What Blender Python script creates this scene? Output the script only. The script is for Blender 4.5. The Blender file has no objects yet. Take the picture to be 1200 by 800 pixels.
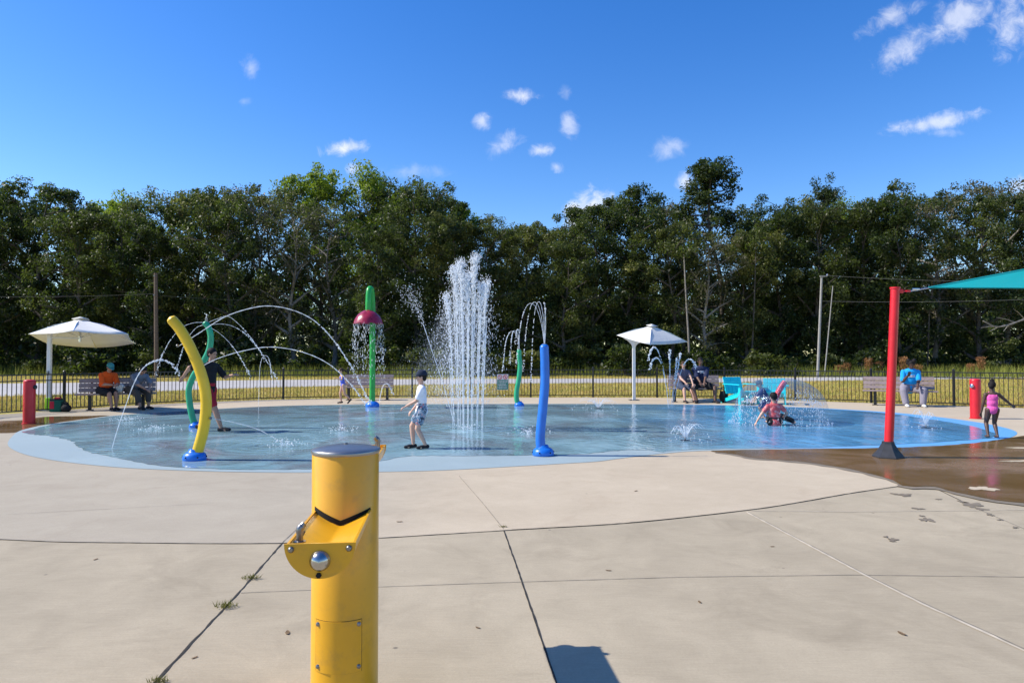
SKY_SAT, SKY_VAL, SKY_HUE, SKY_STR, EXPO, FILM_BUMP = 1.39, 1.50, .513, .10, 0.47, .032
import bpy, bmesh, math, random
import numpy as np
from mathutils import Vector, Matrix
from mathutils.geometry import tessellate_polygon
R = math.radians
random.seed(7); rng = np.random.default_rng(11)
sc = bpy.context.scene
col = sc.collection

# ------------------------------------------------------------------ camera
HC = 1.5; FPX = 800.0
PITCH = math.atan(18/800)
cam = bpy.data.objects.new('camera', bpy.data.cameras.new('camera'))
col.objects.link(cam); sc.camera = cam
cam.location = (0, 0, HC); cam.rotation_euler = (math.pi/2 + PITCH, 0, 0)
cam.data.sensor_width = 36; cam.data.lens = FPX/1200*36
cam.data.clip_start = .05; cam.data.clip_end = 3000
_F = Vector((0, math.cos(PITCH), math.sin(PITCH))); _U = Vector((0, -math.sin(PITCH), math.cos(PITCH)))
def ray(px, py): return _F + Vector(((px-600)/FPX, 0, 0)) + _U*((400-py)/FPX)
def G(px, py, z=0.0):
    d = ray(px, py); t = (z-HC)/d.z
    return Vector((d.x*t, d.y*t, z))
def A(px, py, Y):
    d = ray(px, py); t = Y/d.y
    return Vector((d.x*t, Y, HC + d.z*t))

# ------------------------------------------------------------------ light, sky
SUN_EL, SUN_AZ = R(42.6), R(2)
sdir = Vector((-math.cos(SUN_AZ)*math.cos(SUN_EL), math.sin(SUN_AZ)*math.cos(SUN_EL), math.sin(SUN_EL)))
sun = bpy.data.objects.new('sun', bpy.data.lights.new('sun', 'SUN')); col.objects.link(sun)
sun.data.energy = 4.6; sun.data.angle = R(.5); sun.data.color = (1, .94, .84)
sun.rotation_euler = (-sdir).to_track_quat('-Z', 'Y').to_euler(); sun.location = (-20, 5, 30)

class NT:
    """small helper to write node trees"""
    def __init__(s, nt): s.nt = nt; s.nt.nodes.clear()
    def n(s, t, **kw):
        nd = s.nt.nodes.new(t)
        for k, v in kw.items():
            if k.startswith('i_'):
                key = k[2:]
                key = int(key) if key.isdigit() else key
                s.set(nd.inputs[key], v)
            else: setattr(nd, k, v)
        return nd
    def set(s, inp, v):
        if isinstance(v, bpy.types.NodeSocket): s.nt.links.new(v, inp)
        else: inp.default_value = v
    def math(s, op, a, b=None, c=None, clamp=False):
        nd = s.n('ShaderNodeMath', operation=op, use_clamp=clamp)
        for i, v in enumerate((a, b, c)):
            if v is not None: s.set(nd.inputs[i], v)
        return nd.outputs[0]
    def vmath(s, op, a, b=None):
        nd = s.n('ShaderNodeVectorMath', operation=op)
        for i, v in enumerate((a, b)):
            if v is not None: s.set(nd.inputs[i], v)
        return nd.outputs['Value'] if op in ('LENGTH', 'DOT_PRODUCT', 'DISTANCE') else nd.outputs[0]
    def mix(s, fac, a, b, blend='MIX'):
        nd = s.n('ShaderNodeMix', data_type='RGBA', blend_type=blend)
        s.set(nd.inputs[0], fac); s.set(nd.inputs[6], a); s.set(nd.inputs[7], b)
        return nd.outputs[2]
    def noise(s, vec, scale, detail=3, rough=.5, dist=0.0):
        nd = s.n('ShaderNodeTexNoise'); s.set(nd.inputs['Vector'], vec)
        nd.inputs['Scale'].default_value = scale; nd.inputs['Detail'].default_value = detail
        nd.inputs['Roughness'].default_value = rough; nd.inputs['Distortion'].default_value = dist
        return nd.outputs['Fac']
    def ramp(s, fac, stops):
        nd = s.n('ShaderNodeValToRGB'); s.set(nd.inputs[0], fac)
        e = nd.color_ramp.elements
        while len(e) < len(stops): e.new(.5)
        for i, (p, c) in enumerate(stops):
            e[i].position = p; e[i].color = (*c, 1) if len(c) == 3 else c
        return nd.outputs[0]
    def rng(s, v, a, b, c=0.0, d=1.0, smooth=False):
        nd = s.n('ShaderNodeMapRange'); nd.interpolation_type = 'SMOOTHSTEP' if smooth else 'LINEAR'
        s.set(nd.inputs[0], v)
        for i, x in enumerate((a, b, c, d)): nd.inputs[i+1].default_value = x
        return nd.outputs[0]

world = bpy.data.worlds.new('World'); sc.world = world; world.use_nodes = True
w = NT(world.node_tree)
sky = w.n('ShaderNodeTexSky', sky_type='NISHITA'); sky.sun_disc = False
sky.sun_elevation = SUN_EL; sky.sun_rotation = R(272); sky.altitude = 100
sky.air_density = 1.0; sky.dust_density = .25; sky.ozone_density = 2.2
hsv = w.n('ShaderNodeHueSaturation'); hsv.inputs['Saturation'].default_value = SKY_SAT; hsv.inputs['Value'].default_value = SKY_VAL
hsv.inputs['Hue'].default_value = SKY_HUE
w.set(hsv.inputs['Color'], sky.outputs[0])
tc = w.n('ShaderNodeTexCoord'); sep = w.n('ShaderNodeSeparateXYZ'); w.set(sep.inputs[0], tc.outputs['Generated'])
yy = w.math('MAXIMUM', sep.outputs[1], .02)
U8 = w.math('MULTIPLY', w.math('DIVIDE', sep.outputs[0], yy), 8.0); V8 = w.math('MULTIPLY', w.math('DIVIDE', sep.outputs[2], yy), 8.0)
cmb = w.n('ShaderNodeCombineXYZ'); w.set(cmb.inputs[0], U8); w.set(cmb.inputs[1], V8)
PV = cmb.outputs[0]
nz = w.noise(PV, 4.6, 7, .66, .5); nz2 = w.noise(PV, 1.8, 3, .5)
fl = w.math('ADD', w.math('MULTIPLY', w.math('SUBTRACT', nz, .5), 2.3), w.math('MULTIPLY', w.math('SUBTRACT', nz2, .5), .8))
CLOUDS = [(405,172,27,11,8,.95),(413,197,12,9,0,.6),(291,76,10,14,20,.38),(283,117,10,7,0,.22),(607,109,24,10,-5,.8),(564,140,13,10,0,.65),
 (590,168,24,13,30,.5),(667,145,12,20,20,.5),(635,175,16,9,10,.65),(652,195,10,8,0,.5),(784,173,22,14,15,.38),(692,240,36,20,25,1.0),(676,262,16,18,0,.9),
 (806,212,13,12,0,.9),(1095,142,60,11,10,.65),(1110,154,22,6,0,.3),(1066,52,44,20,38,.55),(1052,14,38,14,30,.5),(1130,16,62,24,35,.58),(1192,24,28,40,0,.62),
 (1196,216,16,13,0,.7),(487,200,42,10,0,.22),(665,105,8,9,0,.22),(420,215,20,8,0,.3)]
acc = None
for (px, py, hw, hh, rot, wt) in CLOUDS:
    mp = w.n('ShaderNodeMapping', vector_type='TEXTURE'); w.set(mp.inputs[0], PV)
    mp.inputs[1].default_value = ((px-600)/100, (418-py)/100, 0); mp.inputs[2].default_value = (0, 0, R(rot)); mp.inputs[3].default_value = (hw/100, hh/100, 1)
    v = w.math('ADD', w.math('SUBTRACT', 1.0, w.vmath('LENGTH', mp.outputs[0])), w.math('MULTIPLY', fl, .95))
    a = w.math('MULTIPLY', w.rng(v, -.15, 1.15, 0, 1, True), wt)
    acc = a if acc is None else w.math('MAXIMUM', acc, a)
front = w.math('GREATER_THAN', sep.outputs[1], .05)
acc = w.math('MULTIPLY', acc, w.math('MULTIPLY', front, .88))
cloudc = w.mix(w.rng(nz, .3, .65), (6.2, 6.6, 7.6, 1), (8.6, 8.6, 8.8, 1))
skyc = w.mix(acc, hsv.outputs[0], cloudc)
bg = w.n('ShaderNodeBackground'); w.set(bg.inputs[0], skyc); bg.inputs[1].default_value = SKY_STR
out = w.n('ShaderNodeOutputWorld'); w.set(out.inputs[0], bg.outputs[0])
sc.view_settings.view_transform = 'Standard'; sc.view_settings.look = 'None'
sc.view_settings.exposure = EXPO; sc.view_settings.gamma = 1
sc.render.engine = 'CYCLES'
sc.cycles.use_denoising = True
try: sc.cycles.denoiser = 'OPENIMAGEDENOISE'
except Exception: pass
sc.cycles.max_bounces = 8; sc.cycles.transparent_max_bounces = 24
sc.cycles.sample_clamp_indirect = 6

# ------------------------------------------------------------------ materials
def mat(name, color, rough=.6, metal=0.0, var=.12, scale=6.0, bump=0.0, bscale=40.0, spec=.5, coat=0.0, dirt=0.0):
    m = bpy.data.materials.new(name); m.use_nodes = True
    t = NT(m.node_tree)
    o = t.n('ShaderNodeOutputMaterial'); p = t.n('ShaderNodeBsdfPrincipled'); t.set(o.inputs[0], p.outputs[0])
    tcn = t.n('ShaderNodeTexCoord').outputs['Object']
    nf = t.noise(tcn, scale, 4, .6)
    c = Vector(color)
    cc = t.ramp(nf, [(.3, tuple(c*(1-var))), (.7, tuple(Vector([min(1, x) for x in c*(1+var)])))])
    if dirt:
        nd = t.noise(tcn, scale*2.7, 6, .7)
        cc = t.mix(t.rng(nd, .52, .72, 0, dirt), cc, (.12, .10, .075, 1))
    t.set(p.inputs['Base Color'], cc)
    rr = t.rng(t.noise(tcn, scale*1.7, 3), .3, .7, max(0.02, rough-.07), min(1, rough+.07))
    t.set(p.inputs['Roughness'], rr)
    p.inputs['Metallic'].default_value = metal
    p.inputs['Specular IOR Level'].default_value = spec
    if coat: p.inputs['Coat Weight'].default_value = coat; p.inputs['Coat Roughness'].default_value = .15
    if bump:
        b = t.n('ShaderNodeBump'); b.inputs['Strength'].default_value = bump; b.inputs['Distance'].default_value = .01
        t.set(b.inputs['Height'], t.noise(tcn, bscale, 4, .6)); t.set(p.inputs['Normal'], b.outputs[0])
    return m

def concrete(name, c1, c2, stain, joint=False):
    m = bpy.data.materials.new(name); m.use_nodes = True; t = NT(m.node_tree)
    o = t.n('ShaderNodeOutputMaterial'); p = t.n('ShaderNodeBsdfPrincipled'); t.set(o.inputs[0], p.outputs[0])
    v = t.n('ShaderNodeTexCoord').outputs['Object']
    big = t.noise(v, .35, 5, .6, .4); mid = t.noise(v, 2.2, 6, .65, .6); fine = t.noise(v, 70, 4, .7)
    grit = t.noise(v, 260, 2, .6)
    mp = t.n('ShaderNodeMapping'); t.set(mp.inputs[0], v); mp.inputs[3].default_value = (1.2, 14, 1)
    broom = t.noise(mp.outputs[0], 5, 4, .6)
    c = t.ramp(t.math('ADD', t.math('MULTIPLY', big, .55), t.math('MULTIPLY', mid, .45)), [(.36, c1), (.64, c2)])
    c = t.mix(t.rng(fine, .3, .75, 0, .35), c, (*[x*.72 for x in c1], 1))
    c = t.mix(t.rng(broom, .35, .7, 0, .16), c, (*[min(1, x*1.22) for x in c2], 1))
    c = t.mix(t.rng(grit, .62, .72, 0, .35), c, (*[x*.55 for x in c1], 1))
    st = t.rng(t.noise(v, .8, 7, .72, 1.2), .54, .74, 0, .5)
    c = t.mix(st, c, (*stain, 1))
    vo = t.n('ShaderNodeTexVoronoi'); t.set(vo.inputs['Vector'], v); vo.inputs['Scale'].default_value = 2.6
    spot = t.math('MULTIPLY', t.rng(vo.outputs['Distance'], .02, .045, 1, 0), t.rng(t.noise(v, 1.1, 2), .5, .55, 0, .7))
    c = t.mix(spot, c, (.09, .08, .065, 1))
    if joint:   # the pour left of the fountain is greyer than the one right of it
        sx = t.n('ShaderNodeSeparateXYZ'); t.set(sx.inputs[0], v)
        q = t.math('ADD', t.math('ADD', sx.outputs[0], t.math('MULTIPLY', t.math('MAXIMUM', t.math('SUBTRACT', sx.outputs[1], 9.0), 0.0), .9)), t.math('MULTIPLY', mid, .8))
        c = t.mix(t.rng(q, -2.2, .2, 1, 0, True), c, t.mix(1.0, c, (.80, .835, .88, 1), 'MULTIPLY'))
    t.set(p.inputs['Base Color'], c); p.inputs['Roughness'].default_value = .82; p.inputs['Specular IOR Level'].default_value = .3
    b = t.n('ShaderNodeBump'); b.inputs['Strength'].default_value = .35; b.inputs['Distance'].default_value = .006
    t.set(b.inputs['Height'], t.math('ADD', t.math('ADD', t.math('MULTIPLY', broom, .5), t.math('MULTIPLY', fine, .5)), t.math('MULTIPLY', grit, .35)))
    t.set(p.inputs['Normal'], b.outputs[0])
    return m

M = {}
M['deck'] = concrete('grey_concrete', (.325, .272, .187), (.475, .40, .28), (.22, .18, .12))
M['apron'] = concrete('tan_concrete', (.445, .365, .255), (.545, .455, .325), (.36, .275, .185), True)
M['yellow'] = mat('yellow_powder_coat', (.74, .37, .010), .36, var=.07, scale=3, bump=.05, bscale=220, coat=.2, dirt=.22)
M['yellow_pipe'] = mat('yellow_pipe', (.80, .52, .02), .38, var=.08, scale=5, bump=.05, bscale=90)
M['blue'] = mat('blue_paint', (.012, .16, .62), .34, var=.12, scale=5, bump=.04, bscale=60)
M['green'] = mat('green_pipe', (.012, .30, .10), .36, var=.12, scale=5)
M['brightgreen'] = mat('bright_green_pipe', (.02, .36, .055), .36, var=.12, scale=5)
M['green_light'] = mat('light_green_pipe', (.02, .36, .17), .36, var=.12, scale=5)
M['red'] = mat('red_paint', (.62, .012, .022), .36, var=.10, scale=4)
M['darkred'] = mat('dark_red_shell', (.30, .015, .045), .3, var=.25, scale=6)
M['steel'] = mat('polished_steel', (.62, .62, .63), .2, 1.0, var=.1, scale=10)
M['lidsteel'] = mat('brushed_lid_steel', (.34, .33, .31), .36, .85, var=.08, scale=10)
M['chrome'] = mat('chrome', (.46, .45, .43), .2, 1.0, var=.04, scale=8)
M['dsteel'] = mat('dull_steel', (.24, .235, .23), .35, .9, var=.2, scale=25)
M['black'] = mat('black_metal', (.014, .014, .016), .42, var=.2, scale=8)
M['rubber'] = mat('black_rubber', (.02, .022, .028), .6, var=.3, scale=12, bump=.1)
M['void'] = mat('dark_gap', (.006, .006, .006), .9)
M['whitefab'] = mat('white_canvas', (.80, .79, .76), .75, var=.04, scale=5, bump=.08, bscale=30)
M['whitepole'] = mat('white_pole', (.75, .75, .74), .35, var=.05)
M['teal'] = mat('teal_sailcloth', (.008, .42, .46), .7, var=.10, scale=3, bump=.06, bscale=60)
def see_through(m, c, f):
    nt = m.node_tree; o = [n for n in nt.nodes if n.type == 'OUTPUT_MATERIAL'][0]; src = o.inputs[0].links[0].from_socket
    tl = nt.nodes.new('ShaderNodeBsdfTranslucent'); tl.inputs[0].default_value = (*c, 1); mx = nt.nodes.new('ShaderNodeMixShader'); mx.inputs[0].default_value = f
    nt.links.new(src, mx.inputs[1]); nt.links.new(tl.outputs[0], mx.inputs[2]); nt.links.new(mx.outputs[0], o.inputs[0])
see_through(M['teal'], (.01, .50, .54), .45); see_through(M['whitefab'], (.80, .78, .70), .22)
M['bench'] = mat('brown_plank', (.31, .235, .21), .42, var=.2, scale=12, bump=.12, bscale=30)
M['turq'] = mat('turquoise_plastic', (.005, .60, .68), .42, var=.07, scale=9)
M['wood'] = mat('weathered_pole_wood', (.13, .09, .065), .85, var=.35, scale=9, bump=.3, bscale=20)
M['greypole'] = mat('grey_pole', (.30, .29, .27), .7, var=.2, scale=9)
M['wire'] = mat('wire', (.09, .09, .085), .7)
M['joint'] = mat('joint_gap', (.028, .025, .02), .95, var=.5, scale=30)
M['joint_soft'] = mat('worn_joint', (.20, .175, .14), .95, var=.35, scale=12)
M['joint_pale'] = mat('pale_joint', (.52, .45, .335), .85, var=.22, scale=9)
M['damp'] = mat('damp_concrete', (.205, .165, .11), .62, var=.2, scale=6, bump=.2, bscale=60)
M['signwhite'] = mat('sign_white', (.72, .72, .72), .45)
M['signgreen'] = mat('sign_green', (.005, .20, .15), .45)
M['signred'] = mat('sign_red', (.6, .03, .04), .45)
M['bark'] = mat('bark', (.085, .07, .055), .9, var=.45, scale=5, bump=.4, bscale=14)
M['bark_pale'] = mat('pale_bark', (.22, .20, .175), .9, var=.4, scale=4, bump=.3, bscale=14)
M['road'] = concrete('path_gravel', (.40, .38, .36), (.50, .48, .46), (.30, .29, .28))

def skin(name, c):
    m = mat(name, c, .5, var=.06, scale=18)
    p = [n for n in m.node_tree.nodes if n.type == 'BSDF_PRINCIPLED'][0]
    p.inputs['Subsurface Weight'].default_value = .12; p.inputs['Subsurface Radius'].default_value = (.012, .005, .003); p.inputs['Subsurface Scale'].default_value = 1
    return m
M['skin_fair'] = skin('fair_skin', (.58, .34, .24)); M['skin_mid'] = skin('tan_skin', (.42, .22, .14)); M['skin_brown'] = skin('brown_skin', (.13, .065, .04)); M['skin_dark'] = skin('dark_skin', (.085, .042, .028))
def cloth(name, c, var=.1, rough=.85): return mat(name, c, rough, var=var, scale=14, bump=.25, bscale=18, spec=.25)
M['eye'] = mat('eye_dark', (.02, .015, .012), .15); M['lip'] = mat('lip', (.32, .12, .10), .5)

def water_mat(name, white, alpha):
    m = bpy.data.materials.new(name); m.use_nodes = True; t = NT(m.node_tree)
    o = t.n('ShaderNodeOutputMaterial')
    p = t.n('ShaderNodeBsdfPrincipled'); p.inputs['Base Color'].default_value = (*white, 1); p.inputs['Roughness'].default_value = .12; p.inputs['IOR'].default_value = 1.33
    tl = t.n('ShaderNodeBsdfTranslucent'); tl.inputs[0].default_value = (*white, 1)
    mx = t.n('ShaderNodeMixShader'); mx.inputs[0].default_value = .45; t.set(mx.inputs[1], p.outputs[0]); t.set(mx.inputs[2], tl.outputs[0])
    tr = t.n('ShaderNodeBsdfTransparent')
    m2 = t.n('ShaderNodeMixShader'); m2.inputs[0].default_value = alpha; t.set(m2.inputs[1], tr.outputs[0]); t.set(m2.inputs[2], mx.outputs[0])
    t.set(o.inputs[0], m2.outputs[0]); return m
M['water'] = water_mat('water_stream', (.86, .90, .94), .50)
M['drop'] = water_mat('water_drops', (.90, .93, .96), .60)
M['spray'] = water_mat('fine_spray', (.88, .92, .97), .26)

# ------------------------------------------------------------------ object helpers
def link(name, me, m=None, parent=None, smooth=False):
    o = bpy.data.objects.new(name, me); col.objects.link(o)
    if m is not None: me.materials.append(m)
    if parent is not None: o.parent = parent
    if smooth: me.polygons.foreach_set('use_smooth', [True]*len(me.polygons))
    return o
def tag(o, label=None, cat=None, group=None, kind=None):
    if label: o['label'] = label
    if cat: o['category'] = cat
    if group: o['group'] = group
    if kind: o['kind'] = kind
    return o
def thing(name, label, cat, loc=(0, 0, 0), rz=0.0, group=None):
    o = bpy.data.objects.new(name, None); col.objects.link(o); o.empty_display_size = .1
    o.location = loc; o.rotation_euler = (0, 0, rz)
    return tag(o, label, cat, group)
def copy_tree(o, parent=None):
    c = o.copy(); col.objects.link(c)
    if parent is not None: c.parent = parent
    for ch in list(o.children): copy_tree(ch, c)
    return c
def np_mesh(name, V, F):
    V = np.asarray(V, dtype=np.float32); F = np.asarray(F, dtype=np.int32)
    me = bpy.data.meshes.new(name); k = F.shape[1]
    me.vertices.add(len(V)); me.vertices.foreach_set('co', V.ravel())
    me.loops.add(F.size); me.loops.foreach_set('vertex_index', F.ravel())
    me.polygons.add(len(F)); me.polygons.foreach_set('loop_start', np.arange(0, F.size, k, dtype=np.int32))
    me.update(calc_edges=True); me.validate()
    return me

class MB:
    def __init__(s): s.v = []; s.f = []
    def add(s, vs, fs):
        b = len(s.v); s.v += [tuple(x) for x in vs]; s.f += [tuple(b+i for i in f) for f in fs]; return s
    def box(s, c, d, rot=None, taper=1.0):
        x, y, z = d[0]/2, d[1]/2, d[2]/2
        vs = [Vector((sx*x*(taper if sz > 0 else 1), sy*y*(taper if sz > 0 else 1), sz*z)) for sz in (-1, 1) for sy in (-1, 1) for sx in (-1, 1)]
        if rot is not None: vs = [rot @ v for v in vs]
        c = Vector(c)
        return s.add([v+c for v in vs], [(0, 2, 3, 1), (4, 5, 7, 6), (0, 1, 5, 4), (2, 6, 7, 3), (0, 4, 6, 2), (1, 3, 7, 5)])
    def bbox(s, c, d, b=.008, rot=None):   # bevelled box
        x, y, z = d[0]/2, d[1]/2, d[2]/2; b = min(b, x*.9, y*.9, z*.9)
        bm = bmesh.new(); bmesh.ops.create_cube(bm, size=1)
        for v in bm.verts: v.co = Vector((v.co.x*2*x, v.co.y*2*y, v.co.z*2*z))
        bmesh.ops.bevel(bm, geom=list(bm.edges), offset=b, segments=2, affect='EDGES', profile=.6)
        vs = [v.co.copy() for v in bm.verts]; bm.verts.index_update()
        if rot is not None: vs = [rot @ v for v in vs]
        c = Vector(c); fs = [[v.index for v in f.verts] for f in bm.faces]; bm.free()
        return s.add([v+c for v in vs], fs)
    def tube(s, pts, r, n=10, caps=True, flat=None):
        pts = [Vector(p) for p in pts]; m = len(pts)
        rs = r if hasattr(r, '__len__') else [r]*m
        T = [(pts[min(i+1, m-1)] - pts[max(i-1, 0)]).normalized() for i in range(m)]
        a = Vector((0, 0, 1)) if abs(T[0].z) < .9 else Vector((1, 0, 0))
        N = (a - T[0]*a.dot(T[0])).normalized(); vs = []
        for i in range(m):
            N = (N - T[i]*N.dot(T[i])).normalized(); B = T[i].cross(N)
            for k in range(n):
                q = 2*math.pi*k/n
                vs.append(pts[i] + (N*math.cos(q) + B*math.sin(q))*rs[i])
        fs = [(i*n+k, i*n+(k+1) % n, (i+1)*n+(k+1) % n, (i+1)*n+k) for i in range(m-1) for k in range(n)]
        if caps: fs += [tuple(reversed(range(n))), tuple((m-1)*n+k for k in range(n))]
        return s.add(vs, fs)
    def lathe(s, prof, n=24, o=(0, 0, 0), rot=None):
        o = Vector(o); vs = []; fs = []
        for (r, z) in prof:
            for k in range(n):
                q = 2*math.pi*k/n; v = Vector((r*math.cos(q), r*math.sin(q), z))
                vs.append((rot @ v if rot is not None else v) + o)
        m = len(prof)
        fs = [(i*n+k, i*n+(k+1) % n, (i+1)*n+(k+1) % n, (i+1)*n+k) for i in range(m-1) for k in range(n)]
        if prof[0][0] > 1e-5: fs.append(tuple(reversed(range(n))))
        if prof[-1][0] > 1e-5: fs.append(tuple((m-1)*n+k for k in range(n)))
        return s.add(vs, fs)
    def sphere(s, c, r, sx=1, sy=1, sz=1, nu=14, nv=9, rot=None):
        prof = [(max(1e-4, math.sin(math.pi*i/nv)), -math.cos(math.pi*i/nv)) for i in range(nv+1)]
        vs = []; c = Vector(c)
        for (a, z) in prof:
            for k in range(nu):
                q = 2*math.pi*k/nu; v = Vector((a*math.cos(q)*r*sx, a*math.sin(q)*r*sy, z*r*sz))
                vs.append((rot @ v if rot is not None else v)+c)
        fs = [(i*nu+k, i*nu+(k+1) % nu, (i+1)*nu+(k+1) % nu, (i+1)*nu+k) for i in range(nv) for k in range(nu)]
        return s.add(vs, fs)
    def prism(s, outline, axis_vec, o=(0, 0, 0)):   # outline: 3D points, extruded by axis_vec
        o = Vector(o); a = [Vector(p)+o for p in outline]; n = len(a); ax = Vector(axis_vec)
        return s.add(a + [p+ax for p in a], [tuple(range(n))[::-1], tuple(range(n, 2*n))] + [(i, (i+1) % n, n+(i+1) % n, n+i) for i in range(n)])
    def build(s, name, m, parent=None, smooth=False, flat_angle=None):
        me = bpy.data.meshes.new(name); me.from_pydata(s.v, [], s.f); me.update()
        bm = bmesh.new(); bm.from_mesh(me); bmesh.ops.recalc_face_normals(bm, faces=bm.faces); bm.to_mesh(me); bm.free()
        o = link(name, me, m, parent, False)
        if smooth:
            me.polygons.foreach_set('use_smooth', [True]*len(me.polygons))
            try: me.set_sharp_from_angle(angle=R(flat_angle or 42))
            except Exception: pass
        return o

def catmull(pts, k=6, closed=False):
    pts = [Vector(p) for p in pts]; n = len(pts); out = []
    rngi = range(n if closed else n-1)
    for i in rngi:
        p1, p2 = pts[i], pts[(i+1) % n]
        p0 = pts[(i-1) % n] if closed or i > 0 else p1*2-p2
        p3 = pts[(i+2) % n] if closed or i < n-2 else p2*2-p1
        for j in range(k):
            t = j/k
            out.append(.5*((2*p1)+(p2-p0)*t+(2*p0-5*p1+4*p2-p3)*t*t+(3*p1-p0-3*p2+p3)*t**3))
    if not closed: out.append(pts[-1])
    return out
def sheet(name, pts, z, m, parent=None):
    pts = [Vector((p.x, p.y, z)) for p in pts]
    tris = tessellate_polygon([pts])
    me = bpy.data.meshes.new(name); me.from_pydata([tuple(p) for p in pts], [], [tuple(t) for t in tris]); me.update()
    bm = bmesh.new(); bm.from_mesh(me)
    for f in bm.faces:
        f.normal_update()
        if f.normal.z < 0: f.normal_flip()
    bm.to_mesh(me); bm.free()
    return link(name, me, m, parent)
def ribbon(name, pts, w, z, m, jitter=.25, step=.06):
    P = [pts[0]]
    for a, b in zip(pts[:-1], pts[1:]):
        n = max(1, int((b-a).length/step))
        P += [a.lerp(b, (i+1)/n) for i in range(n)]
    V = []; n = len(P)
    for i, p in enumerate(P):
        t = (P[min(i+1, n-1)]-P[max(0, i-1)]); t.z = 0; t.normalize(); q = Vector((-t.y, t.x, 0))
        ww = w*(1+random.uniform(-jitter, jitter))/2; s = random.uniform(-1, 1)*w*jitter*.4
        V += [(p.x+q.x*(ww+s), p.y+q.y*(ww+s), z), (p.x-q.x*(ww-s), p.y-q.y*(ww-s), z)]
    F = [(2*i, 2*i+1, 2*i+3, 2*i+2) for i in range(n-1)]
    me = bpy.data.meshes.new(name); me.from_pydata(V, [], F); me.update()
    return link(name, me, m)
# ------------------------------------------------------------------ ground, deck, pad
def struct(o): o['kind'] = 'structure'; return o
def grass_ground():
    m = bpy.data.materials.new('meadow'); m.use_nodes = True; t = NT(m.node_tree)
    o = t.n('ShaderNodeOutputMaterial'); p = t.n('ShaderNodeBsdfPrincipled'); t.set(o.inputs[0], p.outputs[0])
    v = t.n('ShaderNodeTexCoord').outputs['Object']
    a = t.noise(v, .22, 5, .65, .5); b = t.noise(v, 2.5, 6, .7); f = t.noise(v, 22, 4, .7)
    c = t.ramp(t.math('ADD', t.math('MULTIPLY', a, .6), t.math('MULTIPLY', b, .4)), [(.34, (.33, .34, .07)), (.48, (.52, .44, .12)), (.66, (.60, .39, .16))])
    c = t.mix(t.rng(t.noise(v, .9, 5, .7, .6), .5, .66, 0, .6), c, (.46, .25, .11, 1))
    c = t.mix(t.rng(f, .35, .65, 0, .5), c, (.16, .17, .04, 1))
    t.set(p.inputs['Base Color'], c); p.inputs['Roughness'].default_value = .95; p.inputs['Specular IOR Level'].default_value = .1
    bb = t.n('ShaderNodeBump'); bb.inputs['Strength'].default_value = .8; bb.inputs['Distance'].default_value = .08
    t.set(bb.inputs['Height'], t.math('ADD', b, f)); t.set(p.inputs['Normal'], bb.outputs[0]); return m
M['meadow'] = grass_ground()
struct(sheet('ground', [Vector(p) for p in ((-900, -400, 0), (900, -400, 0), (900, 1500, 0), (-900, 1500, 0))], -.08, M['meadow']))

FENCE = [(-330, 560), (-150, 506), (-45, 489.5), (75, 481), (160, 475), (252, 470.5), (332, 467.8), (408, 466.5), (483, 465.9), (552, 465.5), (622, 465.3), (695, 465.3), (770, 465.6), (849, 466.8), (932, 469), (1021, 471.8), (1118, 475), (1222, 478.5), (1340, 483), (1480, 490)]
FP = [G(*p) for p in FENCE]
deck_far = [p + Vector((0, -.10, 0)) for p in FP]
deck_pts = [Vector((-26, -8, 0)), Vector((26, -8, 0)), Vector((26, deck_far[-1].y-1, 0))] + deck_far[::-1] + [Vector((-26, deck_far[0].y-1, 0))]
struct(sheet('concrete_deck', deck_pts, 0, M['deck']))
eb = MB()
for a_, b_ in zip(deck_pts, deck_pts[1:]+deck_pts[:1]):
    eb.add([(a_.x, a_.y, -.001), (b_.x, b_.y, -.001), (b_.x, b_.y, -.2), (a_.x, a_.y, -.2)], [(0, 1, 2, 3)])
struct(eb.build('deck_edge', M['deck']))
ARC = [(-700, 560), (-300, 612), (0, 632), (150, 636), (330, 636.5), (445, 630.5), (600, 621), (740, 612.5), (878, 597.5), (940, 588), (1000, 577.5), (1065, 568), (1130, 557), (1230, 541), (1330, 527), (1480, 512)]
arc = catmull([G(*p) for p in ARC], 6)
ap_pts = arc + [p + Vector((-.25, -.16, 0)) for p in FP[::-1] if True]
struct(sheet('tan_apron', ap_pts, .004, M['apron']))
# joints
struct(ribbon('deck_joint', arc, .009, .0062, M['joint_soft'], .5))
dk = arc[40:-10]
struct(ribbon('deck_joint', arc[36:66], .007, .0068, M['joint'], .7))
def jt(pts, w, m, z=.007, j=.3): return struct(ribbon('deck_joint', [G(*p) for p in pts], w, z, M[m], j))
jt([(150, 835), (182, 799), (235, 742), (282, 692), (330, 637)], .0125, 'joint', .003, .5)
jt([(330, 637), (367, 602), (410, 556)], .006, 'joint_soft')
jt([(672, 850), (652, 800), (608, 671), (590, 620)], .0115, 'joint', .003, .3)
jt([(590, 620), (565, 589), (538, 558)], .006, 'joint_soft')
jt([(282, 694.5), (370, 691), (445, 687.5), (600, 682), (800, 676), (1000, 673.5), (1250, 676.5)], .006, 'joint_soft', .0028)
jt([(-200, 640), (0, 632.5)], .008, 'joint_soft', .0028)
jt([(875, 600), (1010, 672), (1080, 707), (1200, 762), (1270, 795)], .020, 'joint_pale', .0030, .3)
jt([(876.5, 600), (1012.5, 672), (1083, 707), (1204, 762), (1275, 795)], .005, 'joint_soft', .0045, .5)
jt([(1092, 570), (1150, 598)], .010, 'joint', .0032); jt([(1150, 598), (1220, 628), (1300, 662)], .006, 'joint_soft', .0032)
jt([(880, 598.5), (1000, 599.5), (1155, 598), (1280, 596)], .012, 'joint_pale', .0030, .4)
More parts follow.
